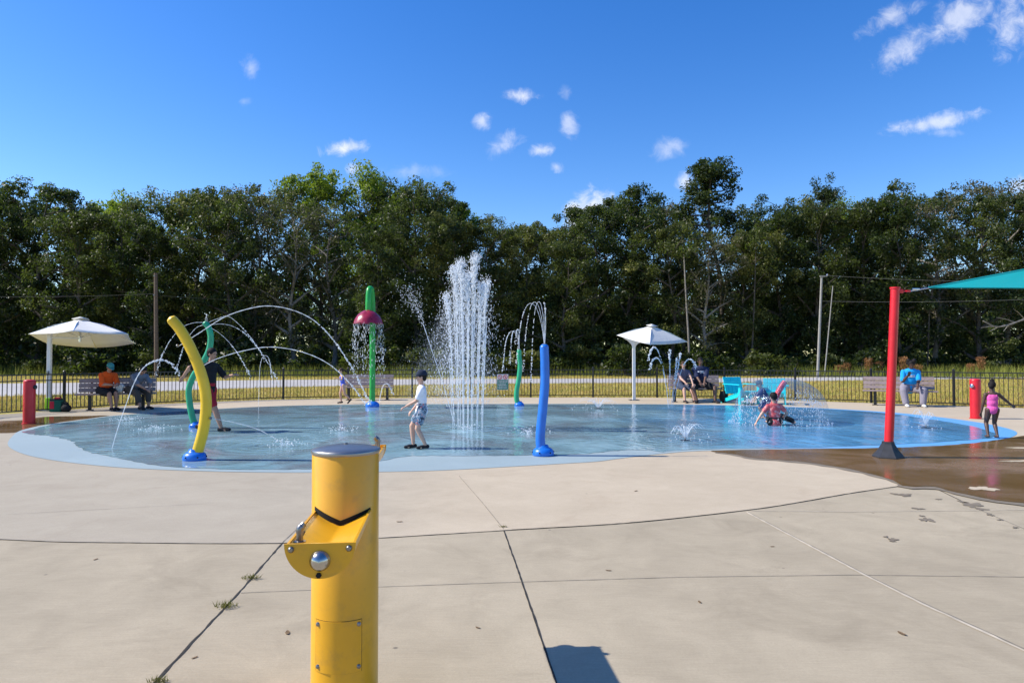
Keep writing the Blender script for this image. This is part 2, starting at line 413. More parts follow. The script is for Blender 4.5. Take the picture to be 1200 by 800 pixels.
jt([(-200, 616), (0, 603.5), (250, 590)], .004, 'joint_soft', .0062, .5)

def pad_mat(name, film):
    m = bpy.data.materials.new(name); m.use_nodes = True; t = NT(m.node_tree)
    o = t.n('ShaderNodeOutputMaterial'); p = t.n('ShaderNodeBsdfPrincipled'); t.set(o.inputs[0], p.outputs[0])
    v = t.n('ShaderNodeTexCoord').outputs['Object']
    sp = t.n('ShaderNodeSeparateXYZ'); t.set(sp.inputs[0], v)
    xw = t.math('ADD', sp.outputs[0], t.math('MULTIPLY', t.math('SUBTRACT', t.noise(v, .35, 4), .5), 5.0))
    a = t.noise(v, .5, 6, .65, .8); b = t.noise(v, 2.4, 6, .7, .4); f = t.noise(v, 90, 3, .7)
    if film:
        left = t.ramp(a, [(.30, (.165, .24, .275)), (.50, (.235, .40, .46)), (.70, (.39, .60, .68))])
        right = t.ramp(a, [(.30, (.075, .24, .44)), (.52, (.115, .36, .62)), (.72, (.21, .50, .76))])
        c = t.mix(t.rng(xw, 2.2, 5.5, 0, 1, True), left, right)
        # scuffed greyish purple areas of the coating
        pu = t.rng(t.noise(v, .33, 5, .6, 1.0), .50, .66, 0, .75)
        c = t.mix(t.math('MULTIPLY', pu, t.rng(xw, 1, 5, 1, .25)), c, (.21, .205, .235, 1))
    else:
        c = t.ramp(a, [(.3, (.285, .355, .36)), (.7, (.335, .415, .42))])
        c = t.mix(t.rng(xw, 3.5, 6.5, 0, 1, True), c, (.12, .35, .64, 1))
        c = t.mix(t.rng(b, .55, .75, 0, .3), c, (.21, .32, .37, 1))
    c = t.mix(t.rng(f, .5, .75, 0, .25), c, (.10, .16, .2, 1))
    t.set(p.inputs['Base Color'], c)
    if film:
        mp = t.n('ShaderNodeMapping'); t.set(mp.inputs[0], v); mp.inputs[3].default_value = (1.0, .55, 1)
        r1 = t.noise(mp.outputs[0], 1.7, 3, .55, .6); r2 = t.noise(v, 6.5, 3, .6, .5); r3 = t.noise(v, 22, 2, .5)
        h = t.math('ADD', t.math('ADD', t.math('MULTIPLY', r1, 1.0), t.math('MULTIPLY', r2, .15)), t.math('MULTIPLY', r3, .025))
        # rings spreading from where the water lands
        for (px, py, fr, am) in ((545, 503, 5.5, 1.0), (905, 497, 5.0, .9), (332, 522, 7, .5), (131, 526, 7, .4), (705, 478, 5, .5), (803, 516, 7, .6), (436, 477, 5, .5), (618, 505, 6, .4), (785, 492, 6, .5)):
            g = G(px, py)
            d = t.n('ShaderNodeVectorMath', operation='DISTANCE'); t.set(d.inputs[0], v); d.inputs[1].default_value = (g.x, g.y, 0)
            dd = t.math('ADD', d.outputs['Value'], t.math('MULTIPLY', r2, .25))
            wv = t.math('MULTIPLY', t.math('SINE', t.math('MULTIPLY', dd, fr*2*math.pi/1.6)), t.rng(dd, .1, 2.4, .16*am, 0, True))
            h = t.math('ADD', h, wv)
        bn = t.n('ShaderNodeBump'); bn.inputs['Strength'].default_value = 1.0; bn.inputs['Distance'].default_value = FILM_BUMP
        t.set(bn.inputs['Height'], h); t.set(p.inputs['Normal'], bn.outputs[0])
        t.set(p.inputs['Roughness'], t.rng(t.noise(v, 1.3, 4, .6, 1), .4, .7, .03, .16)); p.inputs['IOR'].default_value = 1.33
    else:
        p.inputs['Roughness'].default_value = .6
        bn = t.n('ShaderNodeBump'); bn.inputs['Strength'].default_value = .2; bn.inputs['Distance'].default_value = .004
        t.set(bn.inputs['Height'], f); t.set(p.inputs['Normal'], bn.outputs[0])
    return m
M['pad'] = pad_mat('splash_pad_paint', False); M['film'] = pad_mat('wet_pad', True)
PAD = [(9, 521), (14, 512), (26, 504), (60, 497), (96, 492), (140, 486.5), (216, 481.5), (320, 476), (430, 474), (600, 473.3), (760, 473.6), (880, 475.5), (962, 478.5), (1040, 483), (1097, 488.5), (1146, 495), (1180, 502), (1192, 508), (1176, 515), (1130, 521), (1050, 525.5), (950, 526.8), (830, 528.3), (780, 531.5), (730, 537), (700, 541), (660, 543.5), (600, 547), (520, 551.3), (444, 553.3), (350, 554), (270, 553.2), (200, 551), (140, 548), (80, 542), (40, 535.5), (18, 528.5)]
struct(sheet('splash_pad', catmull([G(*p) for p in PAD], 5, True), .008, M['pad']))
FILM = [(26, 507), (40, 503), (62, 497.6), (98, 492.4), (142, 486.9), (216, 481.9), (320, 476.3), (430, 474.3), (600, 473.6), (760, 473.9), (880, 475.9), (960, 479), (1036, 484.2), (1090, 491.5), (1135, 499), (1160, 506), (1168, 511), (1140, 515.5), (1060, 520.5), (950, 524.6), (830, 526.6), (785, 528.8), (776, 530.2), (756, 527.6), (720, 528.6), (700, 531), (668, 533), (616, 534), (560, 534.6), (500, 534.4), (470, 536), (444, 541), (400, 547.5), (340, 550.6), (260, 550.2), (190, 546), (130, 535.5), (102, 529), (88, 522), (84, 517), (60, 511.5), (40, 509.5)]
fpts = catmull([G(*p) for p in FILM], 9, True)
fpts = [p + Vector((random.gauss(0, .014), random.gauss(0, .02), 0)) for p in fpts]
struct(sheet('water_film', fpts, .012, M['film']))

def wet_concrete():
    m = bpy.data.materials.new('wet_concrete'); m.use_nodes = True; t = NT(m.node_tree)
    o = t.n('ShaderNodeOutputMaterial'); p = t.n('ShaderNodeBsdfPrincipled'); t.set(o.inputs[0], p.outputs[0])
    v = t.n('ShaderNodeTexCoord').outputs['Object']
    a = t.noise(v, .5, 6, .65, .8); f = t.noise(v, 60, 4, .7)
    c = t.ramp(a, [(.35, (.145, .082, .030)), (.65, (.25, .148, .062))])
    c = t.mix(t.rng(f, .4, .75, 0, .3), c, (.09, .07, .045, 1))
    t.set(p.inputs['Base Color'], c)
    t.set(p.inputs['Roughness'], t.rng(a, .38, .62, .04, .30)); p.inputs['IOR'].default_value = 1.33
    b = t.n('ShaderNodeBump'); b.inputs['Strength'].default_value = .8; b.inputs['Distance'].default_value = .003
    t.set(b.inputs['Height'], t.math('ADD', t.noise(v, 3, 3), t.math('MULTIPLY', f, .2))); t.set(p.inputs['Normal'], b.outputs[0]); return m
M['wet'] = wet_concrete()
def rough_outline(pts, k, amp, closed=True):
    q = catmull([G(*p) for p in pts], 10, closed); q.append(q[0]); out = []
    for a, b in zip(q[:-1], q[1:]):
        L = (b-a).length
        if not out or (a-out[-1]).length > amp*4.5: out.append(a)
        for i in range(1, int(L/(amp*5))): out.append(a.lerp(b, i*amp*5/L))
    return [p + Vector((max(-1, min(1, random.gauss(0, .6)))*amp, max(-1, min(1, random.gauss(0, .6)))*amp, 0)) for p in out]
WET = [(838, 528.6), (950, 526.4), (1050, 525), (1130, 520.6), (1178, 514.6), (1230, 508), (1330, 512), (1420, 545), (1330, 590), (1240, 596), (1200, 590), (1165, 586.5), (1150, 583.5), (1118, 577), (1094, 570.5), (1062, 570.8), (1045, 563), (1003, 551.5), (950, 542.5), (905, 538.5), (880, 536.5), (858, 532)]
struct(sheet('wet_concrete', rough_outline(WET, 8, .022), .0125, M['wet']))
struct(sheet('wet_concrete', rough_outline([(-60, 495), (0, 493.4), (30, 492), (50, 488.5), (100, 487.5), (128, 487), (92, 492), (58, 496.8), (34, 501.5), (18, 507), (-10, 508), (-60, 512)], 6, .03), .0062, M['wet']))
def blob(name, px, py, hw, hh, m, z, rot=0.0, rag=.45):
    """ragged patch: a polar outline in pixels, projected to the ground"""
    n = 40; ph = [random.random()*6.28 for _ in range(6)]; out = []
    for k in range(n):
        a = 2*math.pi*k/n; r_ = 1+rag*(.5*math.sin(2*a+ph[0])+.45*math.sin(3*a+ph[1])+.35*math.sin(5*a+ph[2])+.25*math.sin(9*a+ph[3])); r_ = max(.2, r_+random.gauss(0, .06))
        x, y = hw*r_*math.cos(a), hh*r_*math.sin(a); out.append(G(px+x*math.cos(rot)-y*math.sin(rot), py+x*math.sin(rot)*.5+y*math.cos(rot)))
    return struct(sheet(name, out, z, m))
for args in ((1060, 580, 9, 1.2, .1), (1048, 578.6, 5, .6, .1), (1086, 609, 7, 2.2, .3), (1080, 604.5, 3, .8, .3), (1046, 632.5, 6, 2.0, .5), (1038, 629, 3, .7, .3), (1139, 591.5, 11, 2.6, .35), (1150, 596.5, 7, 1.2, .1), (1128, 588, 6, .8, .3), (1160, 603, 4, 1.2, .3), (1172, 609, 3, .8, .2), (1076, 596, 7, .9, .1), (1100, 585, 3, .5, 0), (1190, 618, 4, .8, .2)):
    blob('damp_patch', args[0], args[1], args[2], args[3], M['damp'], .0045, args[4], .55)
blob('dry_patch', 1152, 573.8, 15, 2.3, M['apron'], .0165, .12, .4); blob('dry_patch', 1225, 525.5, 36, 1.4, M['apron'], .0165, 0, .4); blob('dry_patch', 1195, 541, 18, .9, M['apron'], .0165, -.1, .5)
fr = [(838, 529.5), (858, 533.5), (880, 538.2), (905, 540.2), (950, 544.3), (1003, 553.6), (1045, 565.3), (1062, 573), (1094, 572.8), (1118, 579.6), (1150, 586.4), (1165, 589.5), (1200, 593.2), (1240, 599.5), (1330, 594), (1330, 560), (1100, 545), (950, 530)]
struct(sheet('damp_fringe', rough_outline(fr, 8, .03), .0085, M['damp']))
RT = [(-400, 452), (0, 449.3), (170, 447.4), (330, 445), (600, 443.8), (850, 443), (1000, 441.4), (1200, 439.2), (1500, 437.5)]
RB = [(1500, 441), (1200, 443), (1000, 445.6), (850, 448), (600, 449.3), (330, 453.5), (170, 459), (0, 464.5), (-400, 478)]
fo = [Vector(p) for p in ((-300, 62, 0), (-60, 60.5, 0), (-20, 61.5, 0), (20, 60.5, 0), (60, 61.5, 0), (300, 62, 0), (300, 900, 0), (-300, 900, 0))]
M['litter'] = mat('leaf_litter', (.05, .04, .025), .95, var=.4, scale=2)
struct(sheet('forest_floor', fo, -.075, M['litter']))
struct(sheet('path', catmull([G(*p, -.076) for p in RT], 3) + catmull([G(*p, -.076) for p in RB], 3), -.072, M['road']))

random.seed(17)
M['dryleaf'] = mat('dry_leaf', (.16, .10, .045), .85, var=.4, scale=40)
for (px, py, s_) in ((468, 611, .03), (337, 741, .028), (713, 668, .022), (1057, 742, .03), (820, 705, .02), (112, 655, .022), (228, 770, .018), (745, 575, .03), (905, 640, .02), (560, 735, .018)):
    p = G(px, py, .006 if py < 625 else .002); b = MB(); a = random.random()*6.28; vs = []
    for k in range(9):
        q = -1+2*k/8; wd = .42*math.sqrt(max(0, 1-q*q))*(1+.2*math.sin(k*2.6)); vs += [(s_*q, s_*wd, s_*(.16*q*q+.12*wd)), (s_*q, 0, s_*.14*q*q+.001), (s_*q, -s_*wd, s_*(.16*q*q+.10*wd))]
    b.add(vs, [(3*k+j, 3*k+3+j, 3*k+4+j, 3*k+1+j) for k in range(8) for j in range(2)]); o = b.build('dry_leaf', M['dryleaf']); o.location = p; o.rotation_euler = (0, 0, a); tag(o, 'tiny dry brown leaf lying loose on the concrete deck', 'leaf', 'dry leaves scattered on the deck')
# ------------------------------------------------------------------ perimeter fence
fen = thing('metal_fence', 'low black metal picket fence running round the whole splash pad deck', 'fence', FP[9])
for i, p in enumerate(FP):
    p = p - fen.location
    b = MB(); b.bbox((p.x, p.y, .50), (.06, .06, 1.16), .004); b.lathe([(.045, 1.08), (.045, 1.095), (.02, 1.12), (1e-4, 1.135)], 8, (p.x, p.y, 0)); b.build('post', M['black'], fen)
    if i < len(FP)-1:
        q = FP[i+1]-fen.location; d = q-p; L = d.length; u = d/L; b = MB(); an = math.atan2(d.y, d.x); rot = Matrix.Rotation(an, 3, 'Z')
        for z in (.07, .86, 1.02): b.box(p.lerp(q, .5)+Vector((0, 0, z)), (L-.062, .028, .03), rot)
        n = max(4, int(round(L/.115)))
        for k in range(1, n): b.box(p.lerp(q, k/n)+Vector((0, 0, .555)), (.017, .017, .96), rot)
        b.build('picket_panel', M['black'], fen)

# ------------------------------------------------------------------ grass
def blades(n, fn, hmin, hmax, wmin, wmax, lean=.35):
    P = np.array([fn() for _ in range(n)]); h = rng.uniform(hmin, hmax, n); ww = rng.uniform(wmin, wmax, n)
    a = rng.uniform(0, 2*np.pi, n); la = rng.uniform(0, 2*np.pi, n); ln = rng.uniform(0, lean, n)*h
    dx, dy = np.cos(a)*ww/2, np.sin(a)*ww/2
    base1 = P+np.c_[dx, dy, 0*dx]; base2 = P-np.c_[dx, dy, 0*dx]
    tip = P+np.c_[np.cos(la)*ln, np.sin(la)*ln, h]
    V = np.stack([base1, base2, tip], 1).reshape(-1, 3); F = np.arange(3*n).reshape(-1, 3)
    return V, F
def blade_mat(name, c1, c2):
    m = bpy.data.materials.new(name); m.use_nodes = True; t = NT(m.node_tree)
    o = t.n('ShaderNodeOutputMaterial'); d = t.n('ShaderNodeBsdfDiffuse'); tl = t.n('ShaderNodeBsdfTranslucent'); mx = t.n('ShaderNodeMixShader'); mx.inputs[0].default_value = .4
    v = t.n('ShaderNodeTexCoord').outputs['Object']
    c = t.ramp(t.math('ADD', t.math('MULTIPLY', t.noise(v, 3.5, 3), .5), t.math('MULTIPLY', t.noise(v, .4, 3), .5)), [(.35, c1), (.65, c2)])
    if name == 'meadow_grass': c = t.mix(t.rng(t.noise(v, .9, 5, .7, .6), .5, .66, 0, .6), c, (.52, .28, .12, 1))
    t.set(d.inputs[0], c); t.set(tl.inputs[0], c); t.set(mx.inputs[1], d.outputs[0]); t.set(mx.inputs[2], tl.outputs[0]); t.set(o.inputs[0], mx.outputs[0]); return m
M['grass'] = blade_mat('meadow_grass', (.30, .31, .055), (.62, .47, .15)); M['tall'] = blade_mat('tall_grass', (.13, .18, .03), (.36, .36, .09)); M['weed'] = blade_mat('rust_weed', (.30, .13, .05), (.42, .24, .12))
M['tuft'] = blade_mat('joint_grass', (.09, .11, .02), (.22, .20, .05))
PTH = [G(*p, -.076) for p in RT]; PBH = [G(*p, -.076) for p in RB][::-1]
def on_path(x, y):
    ft = np.interp(x, [p.x for p in PTH], [p.y for p in PTH]); fb = np.interp(x, [p.x for p in PBH], [p.y for p in PBH])
    return fb-.4 < y < ft+.4
def fence_y(x): return np.interp(x, [p.x for p in FP[2:-2]], [p.y for p in FP[2:-2]])
def mead():
    while True:
        y = 20 + 42*random.random()**1.5; x = random.uniform(-.8, .85)*y
        if y > fence_y(x)+.15 and not on_path(x, y): return (x, y, -.085)
V, F = blades(70000, mead, .05, .17, .02, .05, .7)
g = link('meadow_grass', np_mesh('meadow_grass', V, F), M['grass']); tag(g, 'short dry grass between the fence and the woods', 'grass', kind='stuff')
def edge():
    x = random.uniform(-62, 64); return (x, 54 + random.random()**.8*9 + 2.5*math.sin(x*.13)+1.5*math.sin(x*.41+1), -.085)
V, F = blades(42000, edge, .25, 1.15, .03, .07, .5)
g = link('tall_grass', np_mesh('tall_grass', V, F), M['tall']); tag(g, 'tall unmown grass along the foot of the woods', 'grass', kind='stuff')
for i, (px, hh, lab) in enumerate(((1018, 1.5, 'tall rust coloured weed standing behind the left end of the pale lit bench'), (1030, 1.2, 'rust coloured weed just left of the red sail post'), (1059, 1.6, 'rust coloured weed just right of the red sail post'), (992, 1.1, 'short rust coloured weed left of the bench with the phone user'), (1150, 1.6, 'bushy rust coloured weed behind the right red bollard'), (1138, 1.0, 'thin rust coloured weed left of the right red bollard'), (1076, .9, 'low rust coloured weed behind the head of the phone user'), (983, .9, 'lowest rust coloured weed, left of all the others'))):
    p = G(px, 441, -.08); root = thing('weed', lab, 'weed', p, random.random()*6, 'rust weeds along the wood edge')
    b = MB()
    for k in range(6):
        a = k*1.05; b.tube([(0, 0, 0), (.1*math.cos(a), .1*math.sin(a), hh*.5), (.22*math.cos(a), .22*math.sin(a), hh*.9)], [.014, .01, .005], 5)
    b.build('stem', M['tall'], root)
    def wd():
        a = random.random()*6.28; r = random.random()**.5*.33; return (r*math.cos(a), r*math.sin(a), hh*random.uniform(.3, .95))
    V, F = blades(420, wd, .05, .2, .03, .08, 1.2); link('plume', np_mesh('plume', V, F), M['weed'], root)
for (px, py, lab, n, s) in ((294, 677, 'larger grass tuft in the dark joint nearest the bowl of the yellow fountain', 90, .055), (265, 710, 'grass tuft in the dark joint, the second from the yellow fountain', 110, .06), (186, 798, 'grass tuft in the dark joint at the bottom edge of the picture', 70, .04), (590, 617, 'tiny grass tuft where two joints meet right of the yellow fountain', 40, .03)):
    p = G(px, py, .006)
    def tf():
        a = random.random()*6.28; r = random.random()**.7*s*.8; return (r*math.cos(a)*1.5, r*math.sin(a)*.8, 0)
    V, F = blades(n, tf, .01, s*.7, .003, .007, 1.4); o = link('grass_tuft', np_mesh('grass_tuft', V, F), M['tuft']); o.location = p; tag(o, lab, 'grass tuft', 'grass tufts in the joints')
# ------------------------------------------------------------------ drinking fountain
def fountain():
    Y = 3.0; cx = (406-600)/800*Y; r = .1425; top = 1.082
    t = thing('drinking_fountain', 'yellow cylindrical drinking fountain with two spouted bowls in the foreground', 'drinking fountain', (cx, Y, .004), R(5.5))
    b = MB(); b.lathe([(r, .012), (r, top-.006), (r-.004, top)], 72); b.build('body', M['yellow'], t, True)
    b = MB(); b.lathe([(.158, 0), (.158, .008), (.156, .010), (r+.001, .010)], 48); fl = b.build('base_flange', M['yellow'], t, True)
    b = MB(); b.lathe([(r+.003, top-.004), (r+.0045, top+.002), (r+.0045, top+.010), (r+.001, top+.014), (r*.8, top+.021), (r*.5, top+.028), (r*.2, top+.032), (1e-4, top+.033)], 72); lid = b.build('lid', M['lidsteel'], t, True, 60)
    b = MB(); b.lathe([(.009, top+.031), (.009, top+.036), (.005, top+.039), (1e-4, top+.04)], 14); b.build('lid_screw', M['dsteel'], lid, True)
    def bowl(sgn, rim, wd, reach):
        # trough with a straight front panel; local axes: x across, y outwards along sgn
        rr = wd/2; n = 26; yo = reach
        zt = lambda y: rim + .004*(1-min(1, max(0, (y-r)/(reach-r))))
        P = lambda x, y, z: (sgn*x, sgn*y, z)
        out = [(rr*math.cos(math.pi+math.pi*k/n), rr*math.sin(math.pi+math.pi*k/n)*1.02) for k in range(n+1)]   # (x, z rel rim), left to right below
        b = MB(); vs = []; ys = [.02, r, (r+yo)/2, yo-.004]
        for y in ys: vs += [P(x, y, zt(y)+z) for x, z in out]
        m_ = n+1; fs = [(i*m_+k, i*m_+k+1, (i+1)*m_+k+1, (i+1)*m_+k) for i in range(len(ys)-1) for k in range(n)]
        b.add(vs, fs)
        # inner V surface and rims
        tk = .009; dv = .052; vs = []; 
        for y in ys:
            z = zt(y); vs += [P(-rr, y, z), P(-rr+tk, y, z+.0005), P(-rr+tk, y, z-.006), P(-.012, y, z-dv), P(.012, y, z-dv), P(rr-tk, y, z-.006), P(rr-tk, y, z+.0005), P(rr, y, z)]
        fs = [(i*8+k, i*8+k+1, (i+1)*8+k+1, (i+1)*8+k) for i in range(len(ys)-1) for k in range(7)]
        b.add(vs, fs); o = b.build('bowl', M['yellow'], t, True, 35)
        # front panel, a half disc plate
        b = MB(); rp = rr+.004; z0 = zt(yo)+.004
        ol = [P(rp*math.cos(math.pi+math.pi*k/n), yo-.004, z0+rp*math.sin(math.pi+math.pi*k/n)*1.0) for k in range(n+1)]
        b.prism(ol, (0, sgn*.009, 0)); fp = b.build('front_panel', M['yellow'], t)
        rotp = Matrix.Rotation(-sgn*math.pi/2, 3, 'X')
        bt = MB(); bt.lathe([(.036, 0), (.036, .004), (.034, .006), (.032, .013), (.025, .023), (.014, .030), (1e-4, .033)], 32, P(0, yo+.005, z0-.060), rotp); bt.build('push_button', M['chrome'], fp, True, 60)
        for sx in (-1, 1):
            s = MB(); s.lathe([(.011, 0), (.011, .004), (.007, .009), (1e-4, .010)], 14, P(sx*(rr-.020), yo+.005, z0-.019), rotp); s.build('screw', M['dsteel'], fp, True)
        s = MB(); s.lathe([(.010, 0), (.010, .007), (.006, .008), (1e-4, .0085)], 6, P(.004, yo+.005, z0-.110), rotp); s.build('drain_plug', M['void'], fp, True)
        # bubbler
        sx = .086; z0 = zt(yo-.10)
        b = MB(); b.lathe([(.022, 0), (.022, .005), (.0125, .007), (.012, .036)], 20, P(sx, yo-.075, z0-.012))
        p0 = Vector(P(sx, yo-.075, z0+.022)); b.tube(catmull([p0, p0+Vector((0, 0, .012)), p0+Vector((-sgn*.006, -sgn*.003, .022)), p0+Vector((-sgn*.015, -sgn*.006, .031))], 5), [.0135]*11+[.0115]*5, 14)
        sp = b.build('spout', M['dsteel'], t, True)
        k = MB(); k.lathe([(.0085, 0), (.0085, .03), (.004, .034), (1e-4, .035)], 10, P(sx-.006, yo-.073, z0+.016), Matrix.Rotation(math.pi/2*-1, 3, 'X')); k.build('spout_nozzle', M['dsteel'], sp, True)
        # dark gap where the trough enters the body
        b = MB(); vs = []; N = 22
        for k in range(N+1):
            x = -rr*.98 + 2*rr*.98*k/N; x = max(-r*.93, min(r*.93, x)); yb = math.sqrt(r*r-x*x)+.0022
            zl = zt(r)-dv*(1-abs(x)/(r*.93))-.001; vs += [P(x, yb, zl), P(x, yb, zl+.022+.006*(x/r))]
        b.add(vs, [(2*k, 2*k+2, 2*k+3, 2*k+1) for k in range(N)]); b.build('slot', M['void'], t)
    bowl(-1, .842, .238, .60); bowl(1, 1.030, .238, .60)
    # access panel
    def curved(x0, x1, z0, z1, off, th=.0025):
        b = MB(); N = 14; vs = []
        for k in range(N+1):
            x = x0+(x1-x0)*k/N
            for (dz, do) in ((z0, 0), (z0, off), (z1, off), (z1, 0)):
                y = -(math.sqrt(r*r-x*x)+do); vs.append((x, y, dz))
        fs = [(4*k+j, 4*k+4+j, 4*k+5+j, 4*k+1+j) for k in range(N) for j in range(3)] + [(0, 1, 2, 3), (4*N+3, 4*N+2, 4*N+1, 4*N)]
        b.add(vs, fs); return b
    curved(-.1066, .0866, .1818, .3984, .0012).build('panel_gap', M['void'], t, True, 30)
    pn = curved(-.1055, .0855, .183, .397, .0036).build('access_panel', M['yellow'], t, True, 30)
    for x in (-.094, .075):
        for z in (.205, .380):
            y = -(math.sqrt(r*r-x*x)+.0035); s = MB(); s.lathe([(.0095, 0), (.0095, .003), (.006, .0062), (1e-4, .007)], 12, (x, y, z), Matrix.Rotation(math.pi/2, 3, 'X')); s.build('screw', M['dsteel'], pn, True)
fountain()

# ------------------------------------------------------------------ spray features
def pole_feature(name, label, cat, base_px, pts_px, w0, w1, m, base_r, base_m='blue', Y=None):
    g = G(*base_px); Y = Y or g.y
    t = thing(name, label, cat, (g.x, g.y, .012))
    pts = catmull([A(px, py, Y)-Vector((g.x, g.y, .012)) for px, py in pts_px], 6)
    n = len(pts); rs = [w0+(w1-w0)*i/(n-1) for i in range(n)]
    b = MB(); b.tube(pts, rs, 18); end = pts[-1]; d = (pts[-1]-pts[-2]).normalized()
    b.tube([end, end+d*rs[-1]*.35, end+d*rs[-1]*.6], [rs[-1]*.98, rs[-1]*.8, rs[-1]*.35], 18)
    b.build('pipe', M[m], t, True, 50)
    b = MB(); q = base_r; b.lathe([(q*.96, 0), (q, .02), (q*.99, q*.28), (q*.9, q*.5), (q*.72, q*.66), (q*.55, q*.72), (max(w0*1.05, q*.45), q*.9), (w0*.98, q*.95)], 28, (0, 0, 0)); bs = b.build('base', M[base_m], t, True, 60)
    for k in range(6):
        a = k*math.pi/3-.9; s = MB(); s.lathe([(q*.07, 0), (q*.07, q*.05), (q*.03, q*.08)], 8, (q*.97*math.cos(a), q*.97*math.sin(a), q*.3), Vector((math.cos(a), math.sin(a), .15)).to_track_quat('Z', 'Y').to_matrix()); s.build('cover_bolt', M['void'], bs, True)
    return t
ya = pole_feature('spray_arch', 'tall curved yellow spray pipe on a blue dome base, left of the yellow drinking fountain', 'spray feature', (228, 539.5), [(229, 538), (233, 524), (238.5, 503), (241.5, 478), (240, 455), (233, 430), (222.5, 406), (211, 386), (201.5, 374.5)], .078, .074, 'yellow_pipe', .165)
for (px, py) in ((208, 405), (229.5, 432), (247, 490)):
    p = A(px, py, ya.location.y-.045)-ya.location; s = MB(); s.sphere(p, .022, nu=8, nv=6); s.build('nozzle', M['dsteel'], ya, True)
ga = pole_feature('spray_arch', 'curved green spray pipe on a blue base behind the man in black', 'spray feature', (229, 501.5), [(229, 500), (225, 487), (222, 470), (221.5, 455), (227, 440), (237, 426), (245, 410), (247, 395), (244.5, 384), (240.5, 378.5)], .064, .060, 'green_light', .13)
p = A(242, 374, ga.location.y)-ga.location; s = MB(); s.tube([p+Vector((0, 0, -.12)), p+Vector((0, 0, .03))], .03, 10); s.build('nozzle', M['dsteel'], ga, True)
bp = pole_feature('spray_pole', 'tall wavy blue spray pole on a blue dome base, right of the tall fountain', 'spray feature', (636.5, 534), [(636, 531), (633.5, 520), (633.5, 505), (636, 480), (638.5, 450), (638.5, 425), (637.8, 406)], .074, .066, 'blue', .165)
p = A(637.8, 405, bp.location.y)-bp.location; s = MB(); s.tube([p, p+Vector((0, 0, .03))], .03, 10); s.build('nozzle', M['dsteel'], bp, True)
gp = pole_feature('spray_pole', 'wavy dark green spray pole on a small blue base, near the rules sign', 'spray feature', (608.5, 476), [(608, 474), (605.5, 468), (605.5, 458), (608, 444), (609.5, 428), (608.5, 418), (608.5, 411)], .078, .070, 'green_light', .15)
p = A(608.5, 410, gp.location.y)-gp.location; s = MB(); s.tube([p, p+Vector((0, 0, .04))], .04, 10); s.build('nozzle', M['dsteel'], gp, True)
# hanging flower / mushroom
g = G(436.5, 477); mf = thing('spray_mushroom', 'bright green looped pole holding a dark red shower dome over the pad', 'spray feature', (g.x, g.y, .012))
pp = [A(px, py, g.y)-mf.location for px, py in ((436.3, 475), (436.4, 450), (436.5, 420), (436.5, 390), (436.6, 365), (436.3, 348), (434.8, 339.0), (432.6, 340), (431.8, 352), (431.6, 364))]
pp[5].y -= .03
for k_, dy_ in ((6, .12), (7, .26), (8, .32), (9, .32)):
    px_, py_ = ((434.8, 339.0), (432.6, 340), (431.8, 352), (431.6, 364))[k_-6]; pp[k_] = A(px_, py_, g.y-dy_)-mf.location
b = MB(); b.tube(catmull(pp, 6), .085, 16); b.build('pole', M['brightgreen'], mf, True, 60)
top = pp[9]; b = MB(); RD = .43
prof = [(1e-4, .02), (.09, .015), (.2, -.04), (.31, -.13), (.39, -.25), (.43, -.38), (.42, -.385), (.37, -.25), (.29, -.14), (.18, -.06), (.05, -.01), (1e-4, -.01)]
vs = []; n = 32
for (q, z) in prof:
    for k in range(n):
        a = 2*math.pi*k/n; rr = q*(1+.035*math.cos(8*a)*(q/.43)); vs.append(Vector((rr*math.cos(a), rr*math.sin(a), z-.02*(q/.43)*math.cos(8*a)))+top)
b.add(vs, [(i*n+k, i*n+(k+1) % n, (i+1)*n+(k+1) % n, (i+1)*n+k) for i in range(len(prof)-1) for k in range(n)])
b.build('shower_dome', M['darkred'], mf, True, 70)
b = MB(); b.lathe([(.20, 0), (.21, .03), (.19, .10), (.13, .15), (.09, .17)], 24); b.build('base', M['blue'], mf, True)
# water cannon
g = G(903, 486); wc = thing('water_cannon', 'slanted red spray tube rising out of the water beside the two children', 'spray feature', (g.x, g.y, .012))
pc = [A(px, py, g.y)-wc.location for px, py in ((904, 486), (905, 478), (910, 464), (915, 454), (920, 447))]
b = MB(); b.tube(catmull(pc, 4), .072, 14); b.build('tube', M['red'], wc, True, 60); b = MB(); b.lathe([(.15, 0), (.15, .04), (.09, .09)], 20); b.build('base', M['blue'], wc, True)
# bollards
for (px, py, ptop, wd, lab, side) in ((34, 496.5, 445, 12.5, 'red activation bollard at the left edge of the pad, near the parasol with the bags', 1), (1143.5, 490.5, 444, 11.5, 'red activation bollard beside the small girl in the pink swimsuit', -1)):
    g = G(px, py); t = thing('activation_bollard', lab, 'bollard', (g.x, g.y, .008)); h = A(px, ptop, g.y).z; r_ = wd/800*g.y/2
    b = MB(); b.lathe([(r_, 0), (r_, h-.05), (r_*.96, h-.022), (r_*.8, h-.006), (r_*.4, h), (1e-4, h+.001)], 28); b.build('post', M['red'], t, True)
    b = MB(); rt = Matrix.Rotation(math.pi/2*side, 3, 'Y'); b.lathe([(.05, -.01), (.05, .02), (.03, .035), (1e-4, .04)], 14, (side*r_, -.05 if side < 0 else 0, h-.17), rt); b.build('touch_sensor', M['steel'] if side < 0 else M['black'], t, True)
    b = MB(); b.lathe([(r_*1.15, 0), (r_*1.15, .012), (r_*1.01, .014)], 28); b.build('base_plate', M['red'], t, True)
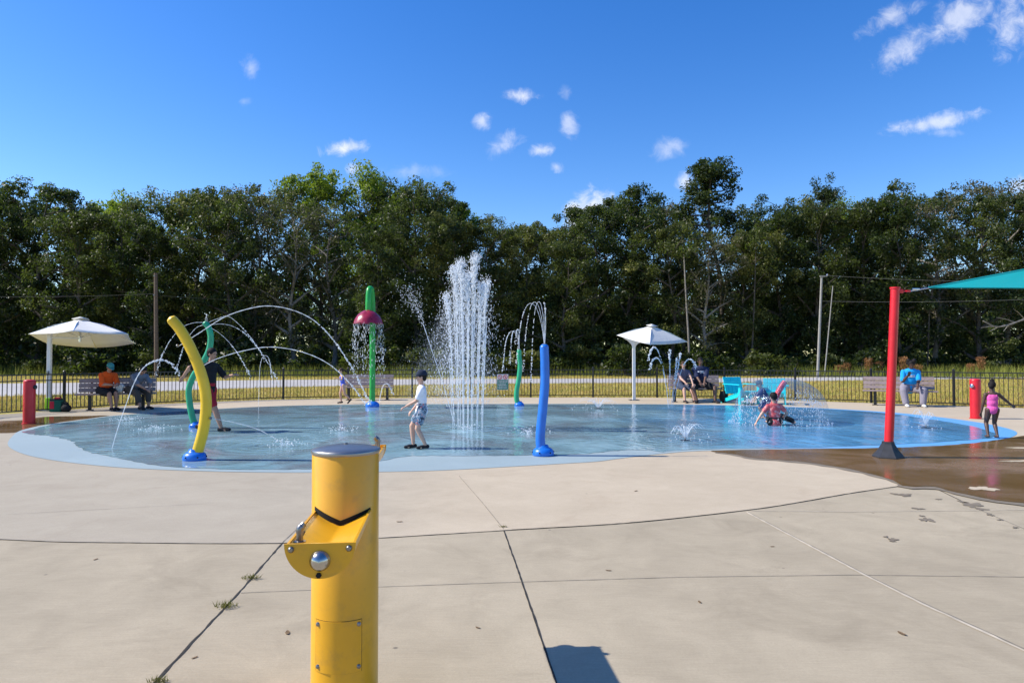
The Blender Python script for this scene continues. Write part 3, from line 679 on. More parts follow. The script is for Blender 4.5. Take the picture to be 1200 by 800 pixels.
# shade sail and post
g = G(1041, 536.5); sp = thing('sail_post', 'leaning red shade sail post with a black padded foot', 'post', (g.x, g.y, .0125))
tp = A(1049, 338, g.y)-sp.location
b = MB(); b.tube([(0, 0, .02), tp*.5, tp], [.063, .062, .061], 24); b.build('pole', M['red'], sp, True, 50)
b = MB(); b.tube([tp+Vector((0, 0, -.005)), tp+Vector((0, 0, .02))], .072, 24); cp = b.build('cap', M['red'], sp, True, 40)
e = tp+Vector((.075, 0, -.04)); b = MB(); b.bbox(e+Vector((.01, 0, 0)), (.07, .016, .06), .004); b.tube([e+Vector((.045, .012, 0)), e+Vector((.07, 0, .0)), e+Vector((.10, 0, 0))], .012, 8); b.bbox(e+Vector((.12, 0, 0)), (.06, .03, .03), .006); b.build('shackle', M['red'], cp, True)
b = MB(); rr_ = [(.225, 0), (.225, .015), (.15, .10), (.09, .20), (.082, .235), (.078, .235)]
b.lathe([(q*.97, z) for q, z in rr_], 6, (0, 0, 0), Matrix.Rotation(.5, 3, 'Z')); b.build('padding', M['rubber'], sp)
c0 = A(1088, 337, g.y-.02); sl0 = sp.location+e
root = thing('shade_sail', 'turquoise triangular shade sail stretched from the leaning red post', 'shade sail', c0)
Bc = Vector((11.6, 8.7, 3.62))-c0; Cc = Vector((12.3, 12.4, 2.68))-c0
N = 24; vs = []; idx = {}
for i in range(N+1):
    for j in range(N+1-i):
        u, v = i/N, j/N; wq = 1-u-v; p = Bc*u+Cc*v
        pull = 27*u*v*wq; ctr = (Bc+Cc)/3
        # concave edges
        eb_ = 4*u*wq*(1-v)*.10+4*v*wq*(1-u)*.10+4*u*v*(1-wq)*.10
        p = p.lerp(ctr, eb_*.55) + Vector((0, 0, -.10*pull)); idx[(i, j)] = len(vs); vs.append(p)
fs = []
for i in range(N):
    for j in range(N-i):
        fs.append((idx[(i, j)], idx[(i+1, j)], idx[(i, j+1)]))
        if i+j < N-1: fs.append((idx[(i+1, j)], idx[(i+1, j+1)], idx[(i, j+1)]))
b = MB(); b.add(vs, fs); b.build('sailcloth', M['teal'], root, True, 180)
for ed in ([(i, 0) for i in range(N+1)], [(0, j) for j in range(N+1)], [(i, N-i) for i in range(N+1)]):
    b = MB(); b.tube([vs[idx[k]] for k in ed], .012, 6); b.build('hem', M['teal'], root, True)
b = MB(); b.tube([Vector((.02, 0, 0)), sl0+Vector((.13, 0, 0))-c0], .011, 8); b.bbox((sl0-c0)*.45, (.10, .03, .03), .006); b.build('tension_cable', M['steel'], root, True)

# ------------------------------------------------------------------ parasols
def parasol(label, base_px, pole_top_py, corners, apex, hub_off, arm, sheath=False):
    g = G(*base_px); t = thing('parasol', label, 'parasol', (g.x, g.y, .004)); L = lambda p: Vector(p)-t.location
    ptop = A(base_px[0], pole_top_py, g.y).z; b = MB(); b.bbox((0, 0, ptop/2), (.105, .085, ptop), .012); b.build('pole', M['whitepole'], t)
    b = MB(); b.bbox((0, 0, .012), (.34, .34, .022), .004); b.build('base_plate', M['dsteel'], t)
    cs = [L(c) for c in corners]; ap = L(apex); n = len(cs); vs = [ap]; fs = []; K = 6
    # canopy with slightly sagging panels, rings from the apex out
    ring = []
    for k in range(1, K+1):
        f = k/K; row = []
        for i in range(n):
            a_, b_ = cs[i], cs[(i+1) % n]
            for s_ in range(4):
                q = a_.lerp(b_, s_/4); p = ap.lerp(q, f); sag = math.sin(math.pi*s_/4)*.05*f
                p = p + Vector((0, 0, -sag*.6+.012*math.sin(math.pi*f))) + (ap-q)*Vector((1, 1, 0)).length*0
                p = p.lerp(Vector((ap.x, ap.y, p.z)), sag*.5); row.append(len(vs)); vs.append(p)
        ring.append(row)
    m_ = 4*n
    for i in range(m_): fs.append((0, ring[0][i], ring[0][(i+1) % m_]))
    for k in range(K-1): fs += [(ring[k][i], ring[k+1][i], ring[k+1][(i+1) % m_], ring[k][(i+1) % m_]) for i in range(m_)]
    b = MB(); b.add(vs, fs); cn = b.build('canopy', M['whitefab'], t, True, 14)
    so = cn.modifiers.new('thick', 'SOLIDIFY'); so.thickness = .006
    b = MB(); vt = [ap+Vector((0, 0, .06))]
    vt += [ap.lerp(c, .17)+Vector((0, 0, .075)) for c in cs]; b.add(vt, [(0, 1+i, 1+(i+1) % n) for i in range(n)]); v_ = b.build('vent', M['whitefab'], cn, True, 10); so = v_.modifiers.new('thick', 'SOLIDIFY'); so.thickness = .005
    hub = ap+Vector((0, 0, -.52 if arm else -.36)); b = MB(); b.tube([ap+Vector((0, 0, -.03)), hub+Vector((0, 0, -.12))], [.03, .035], 12); hb = b.build('hub', M['steel'], t, True)
    for c in cs:
        b = MB(); b.tube([ap+Vector((0, 0, -.03)), ap.lerp(c, .5)+Vector((0, 0, .03)), c+Vector((0, 0, -.012))], .012, 6); rb = b.build('rib', M['steel'], t, True)
        b = MB(); b.tube([hub, ap.lerp(c, .5)+Vector((0, 0, .018))], .009, 6); b.build('strut', M['steel'], rb, True)
    if arm:
        b = MB(); b.tube([(0.02, 0, ptop-.30), Vector((hub.x*.5, hub.y*.5, ptop-.31)), hub+Vector((.05, 0, -.02))], .03, 10); b.build('arm', M['whitepole'], t, True)
        b = MB(); b.bbox((0, -.055, 1.05), (.06, .05, .12), .01); b.tube([(0, -.07, 1.05), (.03, -.13, 1.05), (.03, -.13, .97)], .01, 6); b.build('crank', M['dsteel'], t, True)
    else:
        b = MB(); zb = ptop-.30; ol = []
        for k in range(9): q = k/8; ol.append((-.05-.33*q**2.2, -.02, zb+.36*q))
        for k in range(9): q = 1-k/8; ol.append((.05+.30*q**2.2, -.02, zb+.27*q))
        b.prism(ol, (0, .04, 0)); b.build('brace', M['whitepole'], t)
    return t
Yl = G(57, 481.5).y
parasol('large white cantilever parasol with lime wrapped pole foot over the dark bench at left', (57, 481.5), 383,
        [A(33.5, 391, Yl-.1), A(86, 387.5, Yl-1.45), A(150, 391, Yl-.75), A(159, 402, Yl+.6), A(113, 407, Yl+1.6), A(55, 402, Yl+1.1)], A(94, 373.5, Yl+.1), None, True)
Yr = G(743, 469).y
parasol('white parasol on a plain white post near the couple on a bench', (743, 469), 398,
        [A(722.5, 392.5, Yr+.1), A(762, 403.5, Yr-1.25), A(806, 400.5, Yr+.2), A(764, 392, Yr+1.6)], A(764, 381.5, Yr+.15), None, False)
# lime wrap, bags
g = G(57, 481.5); M['lime'] = cloth('lime_wrap', (.30, .62, .03)); M['coolergreen'] = cloth('green_cooler_cloth', (.015, .11, .075)); M['blackcloth'] = cloth('black_cloth', (.015, .016, .018)); M['redcloth'] = cloth('red_cloth', (.5, .03, .05))
b = MB(); b.bbox((0, 0, .17), (.15, .13, .34), .03); o = b.build('pole_cover', M['lime'], None, True); o.location = (g.x, g.y-.002, .03); tag(o, 'lime green towel wrapped round the foot of the left parasol pole', 'towel')
g2 = G(66.5, 482.5); t = thing('cooler_bag', 'dark green cooler bag with red top beside the lime wrapped parasol foot', 'bag', (g2.x, g2.y, .004), .15)
b = MB(); b.bbox((0, 0, .165), (.30, .22, .33), .035); b.build('bag_body', M['coolergreen'], t, True); b = MB(); b.bbox((0, 0, .335), (.29, .21, .04), .018); b.build('lid', M['blackcloth'], t, True)
b = MB(); b.bbox((-.075, -.112, .19), (.11, .012, .20), .005); b.build('front_pocket', M['redcloth'], t, True); b = MB(); b.bbox((.03, -.02, .372), (.13, .12, .04), .015); b.build('folded_cloth', M['redcloth'], t, True)
b = MB(); b.tube(catmull([(-.12, 0, .33), (-.1, -.02, .42), (0, -.02, .44), (.1, -.02, .42), (.12, 0, .33)], 4), .011, 6); b.build('handle', M['blackcloth'], t, True)
g3 = G(77.5, 482.7); t = thing('black_bag', 'slouching black bag right of the green cooler bag', 'bag', (g3.x, g3.y, .004))
b = MB(); b.sphere((0, 0, .10), .13, 1.05, .8, .85, 12, 8); b.sphere((-.03, .02, .2), .085, 1.1, .8, .7, 10, 7); b.build('bag_body', M['blackcloth'], t, True); b = MB(); b.tube(catmull([(-.1, 0, .2), (-.05, -.03, .30), (.04, -.03, .26), (.09, 0, .16)], 4), .012, 6); b.build('strap', M['blackcloth'], t, True)

# ------------------------------------------------------------------ benches
def make_bench(label, px, py, yaw, W=1.83):
    g = G(px, py); t = thing('bench', label, 'bench', (g.x, g.y, .004), yaw, 'plank benches round the pad')
    def rotx(a): return Matrix.Rotation(a, 3, 'X')
    for k, y in enumerate((-.20, -.06, .08)):
        b = MB(); b.bbox((0, y, .45), (W, .125, .04), .008); b.build('seat_plank', M['bench'], t)
    for k, z in enumerate((.555, .685, .815)):
        b = MB(); b.bbox((0, .175+(z-.5)*.28, z), (W*.965, .038, .118), .008, rotx(-.27)); b.build('back_plank', M['bench'], t)
    for sx in (-.66, .66):
        b = MB(); b.bbox((sx, -.03, .22), (.085, .10, .40), .008); b.bbox((sx, -.03, .415), (.06, .42, .03), .005); b.bbox((sx, .24, .64), (.05, .03, .42), .005, rotx(-.27)); b.bbox((sx, -.03, .010), (.17, .22, .016), .003); b.build('leg', M['black'], t)
    return t
BL = make_bench('dark plank bench at left in the shade of the big parasol', 137, 479.8, R(24), 2.0)
BC = make_bench('empty plank bench behind the bright green mushroom pole', 431.5, 468.7, R(3), 1.75)
BM_ = make_bench('plank bench under the couple, next to the turquoise chairs', 814, 471, R(-4), 1.75)
BR = make_bench('sunlit plank bench where the phone user in blue sits', 1054, 475.2, R(-24), 2.0)

# ------------------------------------------------------------------ turquoise chairs
def adirondack(label, px, py, yaw, s=1.0):
    g = G(px, py); t = thing('garden_chair', label, 'chair', (g.x, g.y, .004), yaw, 'turquoise garden chairs'); t.scale = (s, s, s)
    rx = lambda a: Matrix.Rotation(a, 3, 'X')
    for k in range(6):
        b = MB(); b.bbox((0, -.28+.10*k, .36-.028*k), (.62, .085, .022), .005, rx(-.27)); b.build('seat_slat', M['turq'], t)
    for k in range(5):
        x = -.26+.13*k; h = .52; b = MB(); b.bbox((x, .33+h*.5*.33, .27+h*.5), (.122, .022, h), .008, rx(-.32)); b.build('back_slat', M['turq'], t)
    for sx in (-1, 1):
        b = MB(); b.bbox((sx*.33, -.30, .28), (.035, .10, .56), .005); b.build('front_leg', M['turq'], t)
        b = MB(); b.bbox((sx*.305, .12, .17), (.03, .98, .10), .005, rx(-.27)); b.build('rear_leg', M['turq'], t)
        b = MB(); b.bbox((sx*.36, -.02, .575), (.14, .76, .025), .008); b.build('armrest', M['turq'], t)
    b = MB(); b.bbox((0, .40, .40), (.62, .03, .06), .005); b.bbox((0, .445, .62), (.60, .025, .06), .005); b.build('back_rail', M['turq'], t)
    return t
adirondack('turquoise garden chair nearest the dark bench, with a black bag beside it', 870, 473, R(20), 1.08)
adirondack('turquoise garden chair seen through the dome of water', 907, 473.5, R(-22), 1.03)
g = G(885, 473.5); t = thing('side_table', 'low turquoise side table between the two garden chairs', 'table', (g.x, g.y, .004))
for k in range(4):
    b = MB(); b.bbox((0, -.18+.12*k, .40), (.48, .11, .022), .005); b.build('top_slat', M['turq'], t)
for sx in (-.2, .2):
    for sy in (-.16, .16):
        b = MB(); b.bbox((sx, sy, .19), (.045, .045, .38), .005); b.build('leg', M['turq'], t)
g = G(850, 472.3); t = thing('black_bag', 'black shoulder bag standing left of the turquoise chairs', 'bag', (g.x-.02, g.y+.1, .004))
b = MB(); b.sphere((0, 0, .2), .2, .75, .55, 1.0, 12, 8); b.build('bag_body', M['blackcloth'], t, True); b = MB(); b.tube(catmull([(-.12, 0, .3), (-.06, 0, .5), (.06, 0, .5), (.12, 0, .3)], 4), .014, 6); b.build('strap', M['blackcloth'], t, True)
g = G(876, 474.5); b = MB(); b.sphere((0, 0, .05), .16, 1.3, .8, .32, 12, 7); o = b.build('dark_towel', M['coolergreen'], None, True); o.location = (g.x, g.y, .012); tag(o, 'dark crumpled towel on the deck beneath the turquoise chairs', 'towel')

# ------------------------------------------------------------------ rules sign
Ys = G(588, 465.3).y-.07; p = A(589, 447.5, Ys); t = thing('rules_sign', 'small white and green pool rules sign hung on the black fence', 'sign', p)
b = MB(); b.bbox((0, 0, 0), (.42, .012, .58), .003); b.build('panel', M['signwhite'], t)
b = MB(); b.bbox((0, -.0085, -.095), (.40, .005, .36), .002); gr = b.build('text_panel', M['signgreen'], t)
for sx in (-.1, .1):
    b = MB(); n = 24; vs = []
    for k in range(n):
        a = 2*math.pi*k/n
        for q in (.062, .085): vs.append((sx+q*math.cos(a), -.0085, .185+q*math.sin(a)))
    b.add(vs, [(2*k, 2*k+1, (2*k+3) % (2*n), (2*k+2) % (2*n)) for k in range(n)]); b.box((sx, -.0095, .185), (.15, .002, .018), Matrix.Rotation(.785, 3, 'Y')); b.box((sx, -.0078, .185), (.03, .002, .08)); b.build('prohibition_mark', M['signred'], t)
random.seed(3)
for k in range(6):
    b = MB(); x = -.16+.02*random.random(); 
    while x < .14:
        wd = random.uniform(.02, .06); b.box((x+wd/2, -.0125, .045-.052*k), (wd, .002, .022)); x += wd+.012
    b.build('text_line', M['signwhite'], gr)

# ------------------------------------------------------------------ utility poles and wires
def util(label, px, pybase, pytop, Y, m, rad, lean=0):
    b0 = A(px+lean, pybase, Y); b0.z = -.08; tp = A(px, pytop, Y); t = thing('utility_pole', label, 'utility pole', b0)
    b = MB(); b.tube([(0, 0, 0), (tp-b0)*.5, tp-b0], [rad, rad*.92, rad*.8], 12); b.build('shaft', M[m], t, True)
    return t, tp
u1, w1 = util('brown wooden utility pole at the wood edge behind the dark bench', 182.5, 437, 320, 52, 'wood', .16, 1)
for z in (-.25, -1.7):
    b = MB(); b.tube([w1-u1.location+Vector((0, -.16, z)), w1-u1.location+Vector((0, -.26, z))], .05, 8); b.build('insulator', M['greypole'], u1, True)
u2, w2 = util('slim grey utility pole at the wood edge left of the red sail post', 963, 437, 323, 52, 'greypole', .10, -5)
b = MB(); b.bbox(w2-u2.location+Vector((.1, -.06, -.05)), (.55, .09, .09), .01); b.build('crossarm', M['greypole'], u2)
b = MB(); b.tube([w2-u2.location+Vector((.35, -.06, -.04)), w2-u2.location+Vector((.42, -.06, .10))], .06, 8); b.build('insulator', M['steel'], u2, True)
b0 = A(966, 437, 53); b0.z = -.08; b = MB(); b.tube([(0, 0, 0), A(976, 335, 53)-b0], [.05, .035], 8); o = b.build('leaning_pole', M['greypole'], None, True); o.location = b0; tag(o, 'thin grey brace pole leaning beside the slim utility pole', 'pole')
def wire(pts, label, r=.011):
    a, b_ = pts; P = [a.lerp(b_, k/30)+Vector((0, 0, -(1-(2*k/30-1)**2)*.012*(b_-a).length)) for k in range(31)]
    o0 = P[0]; b = MB(); b.tube([p-o0 for p in P], r, 5); o = b.build('overhead_wire', M['wire'], None, True); o.location = o0; tag(o, label, 'wire', 'overhead wires along the woods')
wire((w2+Vector((.3, -.1, 0)), A(1330, 330, 40)), 'upper overhead wire running right from the slim grey pole')
wire((A(963, 353, 52)+Vector((0, -.12, 0)), A(1330, 345, 40)), 'lower overhead wire running right from the slim grey pole')
wire((w1+Vector((0, -.2, -1.7)), A(372, 353, 60)), 'faint overhead wire running right from the brown wooden pole into the trees', .007)
wire((A(-160, 343, 52), w1+Vector((0, -.2, -1.6))), 'overhead wire running left from the brown wooden pole', .008)
# ------------------------------------------------------------------ people
def cone_caps(p1, r1, p2, r2, n=12, flat=1.0, fdir=None):
    """capsule with two radii; flat squeezes it along fdir"""
    mb = MB(); p1 = Vector(p1); p2 = Vector(p2); ax = p2-p1; L = max(ax.length, 1e-5); q = ax.to_track_quat('Z', 'Y').to_matrix()
    prof = []
    for i in range(5): a = -math.pi/2 + math.pi/2*i/4; prof.append((max(1e-4, r1*math.cos(a)), r1*math.sin(a)))
    for i in range(5): a = math.pi/2*i/4; prof.append((max(1e-4, r2*math.cos(a)), L+r2*math.sin(a)))
    mb.lathe(prof, n, p1, q)
    if flat != 1.0 and fdir is not None:
        fd = Vector(fdir).normalized(); o = []
        for v in mb.v:
            v = Vector(v); c = p1 + ax*max(0, min(1, (v-p1).dot(ax)/L**2)); dd = (v-c).dot(fd); o.append(tuple(v + fd*dd*(flat-1)))
        mb.v = o
    return mb
def remesh(mb, name, m, parent, vox, smooth_it=3):
    me = bpy.data.meshes.new(name); me.from_pydata(mb.v, [], mb.f); me.update()
    o = bpy.data.objects.new(name, me); tmpcol.objects.link(o)
    r_ = o.modifiers.new('r', 'REMESH'); r_.mode = 'VOXEL'; r_.voxel_size = vox; r_.use_smooth_shade = True
    if smooth_it:
        s = o.modifiers.new('s', 'SMOOTH'); s.factor = .5; s.iterations = smooth_it
    bpy.context.view_layer.update()
    dg = bpy.context.evaluated_depsgraph_get()
    nm = bpy.data.meshes.new_from_object(o.evaluated_get(dg))
    bpy.data.objects.remove(o); bpy.data.meshes.remove(me)
    nm.name = name
    ob = link(name, nm, None, parent)
    nm.materials.clear(); nm.materials.append(m)
    nm.polygons.foreach_set('use_smooth', [True]*len(nm.polygons)); nm.polygons.foreach_set('material_index', [0]*len(nm.polygons))
    return ob
tmpcol = bpy.data.collections.new('work'); col.children.link(tmpcol)
def ik(a, b, l1, l2, hint):
    a = Vector(a); b = Vector(b); d = b-a; L = d.length
    if L > (l1+l2)*.998: b = a + d*((l1+l2)*.998/L); d = b-a; L = d.length
    x = (l1*l1-l2*l2+L*L)/(2*L); h = math.sqrt(max(0, l1*l1-x*x)); u = d/L
    hv = Vector(hint); hv = hv-u*hv.dot(u)
    hv = hv.normalized() if hv.length > 1e-5 else Vector((0, 0, 1))
    return a+u*x+hv*h, b
def person(label, loc, yaw, H, sk, torso, pelvis_u, head=(0, 0, 1), look=(1, 0, 0), handL=None, handR=None, footL=None, footR=None,
           fat=1.0, kid=False, shirt=None, sleeve=.5, bottom=None, bottom_len=.5, shoes=None, hair=None, hair_kind='short', cap=None, suit=None, pelvis_f=0, kneeL=(1, 0, .3), kneeR=(1, 0, .3), toeL=(1, 0, 0), toeR=(1, 0, 0), elbowL=(-.6, .6, -.6), elbowR=(-.6, -.6, -.6), twist=0, shirt_print=None, tee_long=False):
    """figure frame: x forward, y to the figure's left, z up; metres"""
    rz = yaw - math.pi/2
    t = thing('person', label, 'person', loc, rz)
    V3 = Vector; hs = .155 if kid else .132     # head height share
    hh = hs*H; pel = V3((pelvis_f, 0, pelvis_u)); T = V3(torso).normalized()
    shl = (.80 if kid else .818); tl = (shl-.515)*H; nb = pel + T*tl
    lat = V3((math.sin(-twist), math.cos(twist), 0)); sw = (.100 if kid else .106)*H*(.8+.2*fat); hw = .052*H*(.5+.5*fat)
    sL = nb + lat*sw - T*.040*H; sR = nb - lat*sw - T*.040*H; hL = pel + V3((0, hw, -.02*H)); hR = pel - V3((0, hw, .02*H))
    ua, fa, th, sh = .168*H, .145*H, .245*H, .235*H
    fk = 1+.9*(fat-1); ak = 1+.45*(fat-1)
    eL, wL = ik(sL, handL or sL+V3((.05, .05, -.30*H)), ua, fa, elbowL); eR, wR = ik(sR, handR or sR+V3((.05, -.05, -.30*H)), ua, fa, elbowR)
    kL, aL = ik(hL, footL or hL-V3((0, 0, .48*H)), th, sh, kneeL); kR, aR = ik(hR, footR or hR-V3((0, 0, .48*H)), th, sh, kneeR)
    hd = V3(head).normalized(); lk = V3(look); lk = (lk-hd*lk.dot(hd)).normalized(); side = hd.cross(lk)
    hc = nb + hd*(.030*H+hh*.52)
    fw = T.cross(V3((0, 1, 0))); fw = -fw if fw.x < 0 else fw
    Mh = Matrix((lk, side, hd)).transposed()
    def HP(x, y, z): return hc + Mh @ V3((x, y, z))*hh
    B = MB()
    def put(m): B.add(m.v, m.f)
    def ell(c, r, sx, sy, sz, rot): B.sphere(c, r, sx, sy, sz, 16, 10, rot)
    Mt = Matrix((fw, lat, T)).transposed()
    torso_prims = [(pel+T*-.01*H, .078*H*fk, .80, 1.12, .95), (pel+T*.10*H, .068*H*fk, .86, 1.12, 1.2), (pel+T*.185*H, .070*H*(1+.6*(fat-1)), .84, 1.18, 1.2), (nb-T*.045*H, .062*H*(.5+.5*fat), .80, 1.45, .85)]
    for c, r_, a, b_, c_ in torso_prims: ell(c, r_, a, b_, c_, Mt)
    for s_ in (sL, sR): put(cone_caps(nb-T*.02*H, .034*H, s_, .031*H*ak))
    put(cone_caps(nb-T*.01*H, .033*H, hc-hd*hh*.18, .029*H))
    # head: skull, jaw, nose, ears, brow
    ell(HP(-.06, 0, .12), hh*.41, 1.02, .84, .92, Mh); ell(HP(.07, 0, -.16), hh*.29, 1.0, .88, 1.05, Mh); ell(HP(.14, 0, -.36), hh*.13, 1, 1.1, .8, Mh)
    put(cone_caps(HP(.34, 0, .02), hh*.035, HP(.42, 0, -.12), hh*.055, 8))
    for s_ in (-1, 1):
        ell(HP(-.03, s_*.36, -.06), hh*.11, .7, .35, 1.1, Mh); put(cone_caps(HP(.33, s_*.05, .10), hh*.04, HP(.30, s_*.20, .10), hh*.035, 8))
    am = [(sL, eL, wL, handL), (sR, eR, wR, handR)]
    fr = max(.0085, .0062*H) if not kid else max(.0072, .0062*H)
    for i, (s_, e, w_, _) in enumerate(am):
        put(cone_caps(s_, .031*H*ak, e, .0235*H*ak)); put(cone_caps(e, .0245*H*ak, w_, .0155*H*(.6+.4*fat)))
        d = (w_-e).normalized(); up = V3((0, 0, 1)); nrm = (up-d*up.dot(d)); nrm = nrm.normalized() if nrm.length > .15 else V3((1, 0, 0))-d*d.x; nrm.normalize(); ac = d.cross(nrm)
        pl = .052*H; pe = w_+d*pl
        put(cone_caps(w_, .016*H, pe, .024*H, 12, .5, nrm))
        for k, (off, ln) in enumerate(((-.019, .034), (-.0065, .041), (.0065, .039), (.019, .030))):
            r0 = pe + ac*off*H*1.05; m1 = r0 + (d - nrm*.25).normalized()*ln*H*.6; put(cone_caps(r0-d*.01*H, fr, m1, fr*.95, 8)); put(cone_caps(m1, fr*.95, m1+(d*.7-nrm*.75).normalized()*ln*H*.55, fr*.85, 8))
        sg = 1 if i == 0 else -1
        tb = w_+d*.016*H - ac*sg*.016*H; tm = tb + (d*.7-ac*sg*.75).normalized()*.03*H; put(cone_caps(tb, fr*1.2, tm, fr*1.05, 8)); put(cone_caps(tm, fr*1.05, tm+(d*.95-ac*sg*.2-nrm*.2).normalized()*.024*H, fr*.9, 8))
    lg = [(hL, kL, aL, V3(toeL)), (hR, kR, aR, V3(toeR))]
    for h_, k_, a_, to in lg:
        put(cone_caps(h_, .056*H*fk, k_, .034*H*(.5+.5*fk))); mid = k_.lerp(a_, .33); back = (mid-(k_+a_)*.5)
        put(cone_caps(k_, .033*H*(.5+.5*fk), mid, .033*H*(.5+.5*fk))); put(cone_caps(mid, .033*H*(.5+.5*fk), a_, .020*H))
        to = to.normalized(); dn = V3((0, 0, -1)) if abs(to.z) < .8 else V3((-1, 0, 0))
        put(cone_caps(a_+dn*.018*H-to*.02*H, .021*H, a_+to*.06*H+dn*.026*H, .018*H)); put(cone_caps(a_+to*.06*H+dn*.026*H, .022*H, a_+to*.10*H+dn*.030*H, .015*H, 10, 1.5, to.cross(V3((0, 0, 1))) if abs(to.z) < .8 else V3((0, 1, 0))))
    vox = max(.0062, .0052*H)
    body = remesh(B, 'body', M[sk], t, vox)
    for s_ in (-1, 1):
        e = MB(); e.sphere(HP(.325, s_*.145, .02), hh*.05, .6, 1.2, .7, 8, 6, Mh); e.build('eye', M['eye'], t, True)
    e = MB(); e.sphere(HP(.345, 0, -.27), hh*.055, .5, 1.9, .55, 10, 6, Mh); e.build('lips', M['lip'], t, True)
    cv = max(.008, .0065*H)
    g_ = .010+.004*H
    if shirt:
        S = MB()
        for c, r_, a, b_, c_ in torso_prims[(0 if bottom else 0):]: S.sphere(c, r_+g_, a, b_, c_, 16, 10, Mt)
        for s_ in (sL, sR):
            m_ = cone_caps(nb-T*.030*H, .034*H, s_, .029*H*ak+g_*.6); S.add(m_.v, m_.f)
        for s_, e, w_, _ in am:
            if sleeve > 0:
                q = s_.lerp(e, min(1, sleeve*1.6)); m_ = cone_caps(s_, .030*H*ak+g_*.6, q, .029*H*ak+g_); S.add(m_.v, m_.f)
                if sleeve > .7: m_ = cone_caps(e, .026*H*ak+g_*.8, e.lerp(w_, (sleeve-.62)*2.4), .018*H*ak+g_*.7); S.add(m_.v, m_.f)
        if tee_long: S.sphere(pel-T*.035*H, .080*H*fk+g_*1.5, .84, 1.10, .8, 16, 10, Mt)
        so_ = remesh(S, 'shirt', M[shirt], t, cv, 4)
        if shirt_print:
            from mathutils.bvhtree import BVHTree
            bv = BVHTree.FromPolygons([v.co.copy() for v in so_.data.vertices], [tuple(p_.vertices) for p_ in so_.data.polygons]); pm = MB()
            for (x0, x1, z0, z1) in shirt_print:
                vs = []; NX = 6
                for zz in (z0, z1):
                    for k in range(NX+1):
                        o_ = nb + lat*(x0+(x1-x0)*k/NX) - T*zz + fw*.6; hit = bv.ray_cast(o_, -fw); vs.append((hit[0] if hit[0] is not None else o_-fw*.45)+fw*.007)
                pm.add(vs, [(k, k+1, NX+2+k, NX+1+k) for k in range(NX)])
            pm.build('shirt_print', M['signwhite'], so_)
    if suit:
        S = MB()
        for c, r_, a, b_, c_ in torso_prims[:3]: S.sphere(c, r_+g_*.6, a, b_, c_, 16, 10, Mt)
        for sg in (1, -1):
            p_ = nb+lat*sg*.05*H; m_ = cone_caps(p_+fw*.03*H-T*.06*H, .02*H, p_-T*.005*H, .016*H); S.add(m_.v, m_.f); m_ = cone_caps(p_-T*.005*H, .016*H, p_-fw*.04*H-T*.07*H, .02*H); S.add(m_.v, m_.f)
        remesh(S, 'swimsuit', M[suit], t, cv, 3)
    if bottom:
        S = MB(); c, r_, a, b_, c_ = torso_prims[0]; S.sphere(c, r_+g_*.8, a, b_, c_, 16, 10, Mt); S.sphere(pel+T*.05*H, .066*H*fk+g_*.7, .88, 1.14, .8, 16, 10, Mt)
        for h_, k_, a_, to in lg:
            q = h_.lerp(k_, min(1, bottom_len*1.9)); rr = (.056+(.034*(.5+.5*fk)-.056)*min(1, bottom_len*1.9))*H
            m_ = cone_caps(h_, .057*H*fk+g_, q, max(rr, .04*H)+g_*1.3); S.add(m_.v, m_.f)
            if bottom_len > .6: m_ = cone_caps(k_, .037*H*fk+g_, k_.lerp(a_, min(.97, (bottom_len-.5)*2)), .030*H*fk+g_); S.add(m_.v, m_.f)
        remesh(S, 'trousers' if bottom_len > .6 else 'shorts', M[bottom], t, cv, 3)
    if shoes:
        for h_, k_, a_, to in lg:
            to = to.normalized(); dn = V3((0, 0, -1)) if abs(to.z) < .8 else V3((-1, 0, 0)); S = MB()
            m_ = cone_caps(a_+dn*.016*H-to*.022*H, .026*H, a_+to*.06*H+dn*.022*H, .024*H); S.add(m_.v, m_.f)
            m_ = cone_caps(a_+to*.06*H+dn*.024*H, .024*H, a_+to*.105*H+dn*.030*H, .018*H, 10, 1.35, to.cross(V3((0, 0, 1))) if abs(to.z) < .8 else V3((0, 1, 0))); S.add(m_.v, m_.f)
            remesh(S, 'shoe', M[shoes], t, cv*.9, 2)
    if hair:
        S = MB(); S.sphere(HP(-.10, 0, .16), hh*.44, 1.0, .87, .93, 16, 10, Mh)
        if hair_kind == 'short': S.sphere(HP(-.26, 0, -.06), hh*.27, .8, 1.1, 1.1, 12, 8, Mh)
        if hair_kind == 'bushy':
            for q in range(14): S.sphere(HP(-.2+.22*math.cos(q*2.4), .36*math.sin(q*1.9), .26+.24*math.sin(q*1.3)), hh*.24, 1, 1, 1, 8, 6, Mh)
        if hair_kind == 'bun':
            S.sphere(HP(-.20, 0, .62), hh*.20, 1, 1, .9, 12, 8, Mh); S.sphere(HP(-.30, .12, -.08), hh*.24, .8, 1.2, 1.2, 10, 8, Mh)
        if hair_kind == 'flow':
            prev = HP(-.3, 0, .15)
            for q in range(5):
                p_ = HP(-.45-.17*q, .05*math.sin(q*2), .1-.05*q*q*.7); m_ = cone_caps(prev, hh*(.3-.04*q), p_, hh*(.26-.045*q)); S.add(m_.v, m_.f); prev = p_
        if hair_kind == 'long':
            prev = HP(-.30, 0, .1)
            for q in range(5):
                p_ = HP(-.40+.02*q, .02*q, -.15-.24*q); m_ = cone_caps(prev, hh*(.30-.03*q), p_, hh*(.28-.035*q)); S.add(m_.v, m_.f); prev = p_
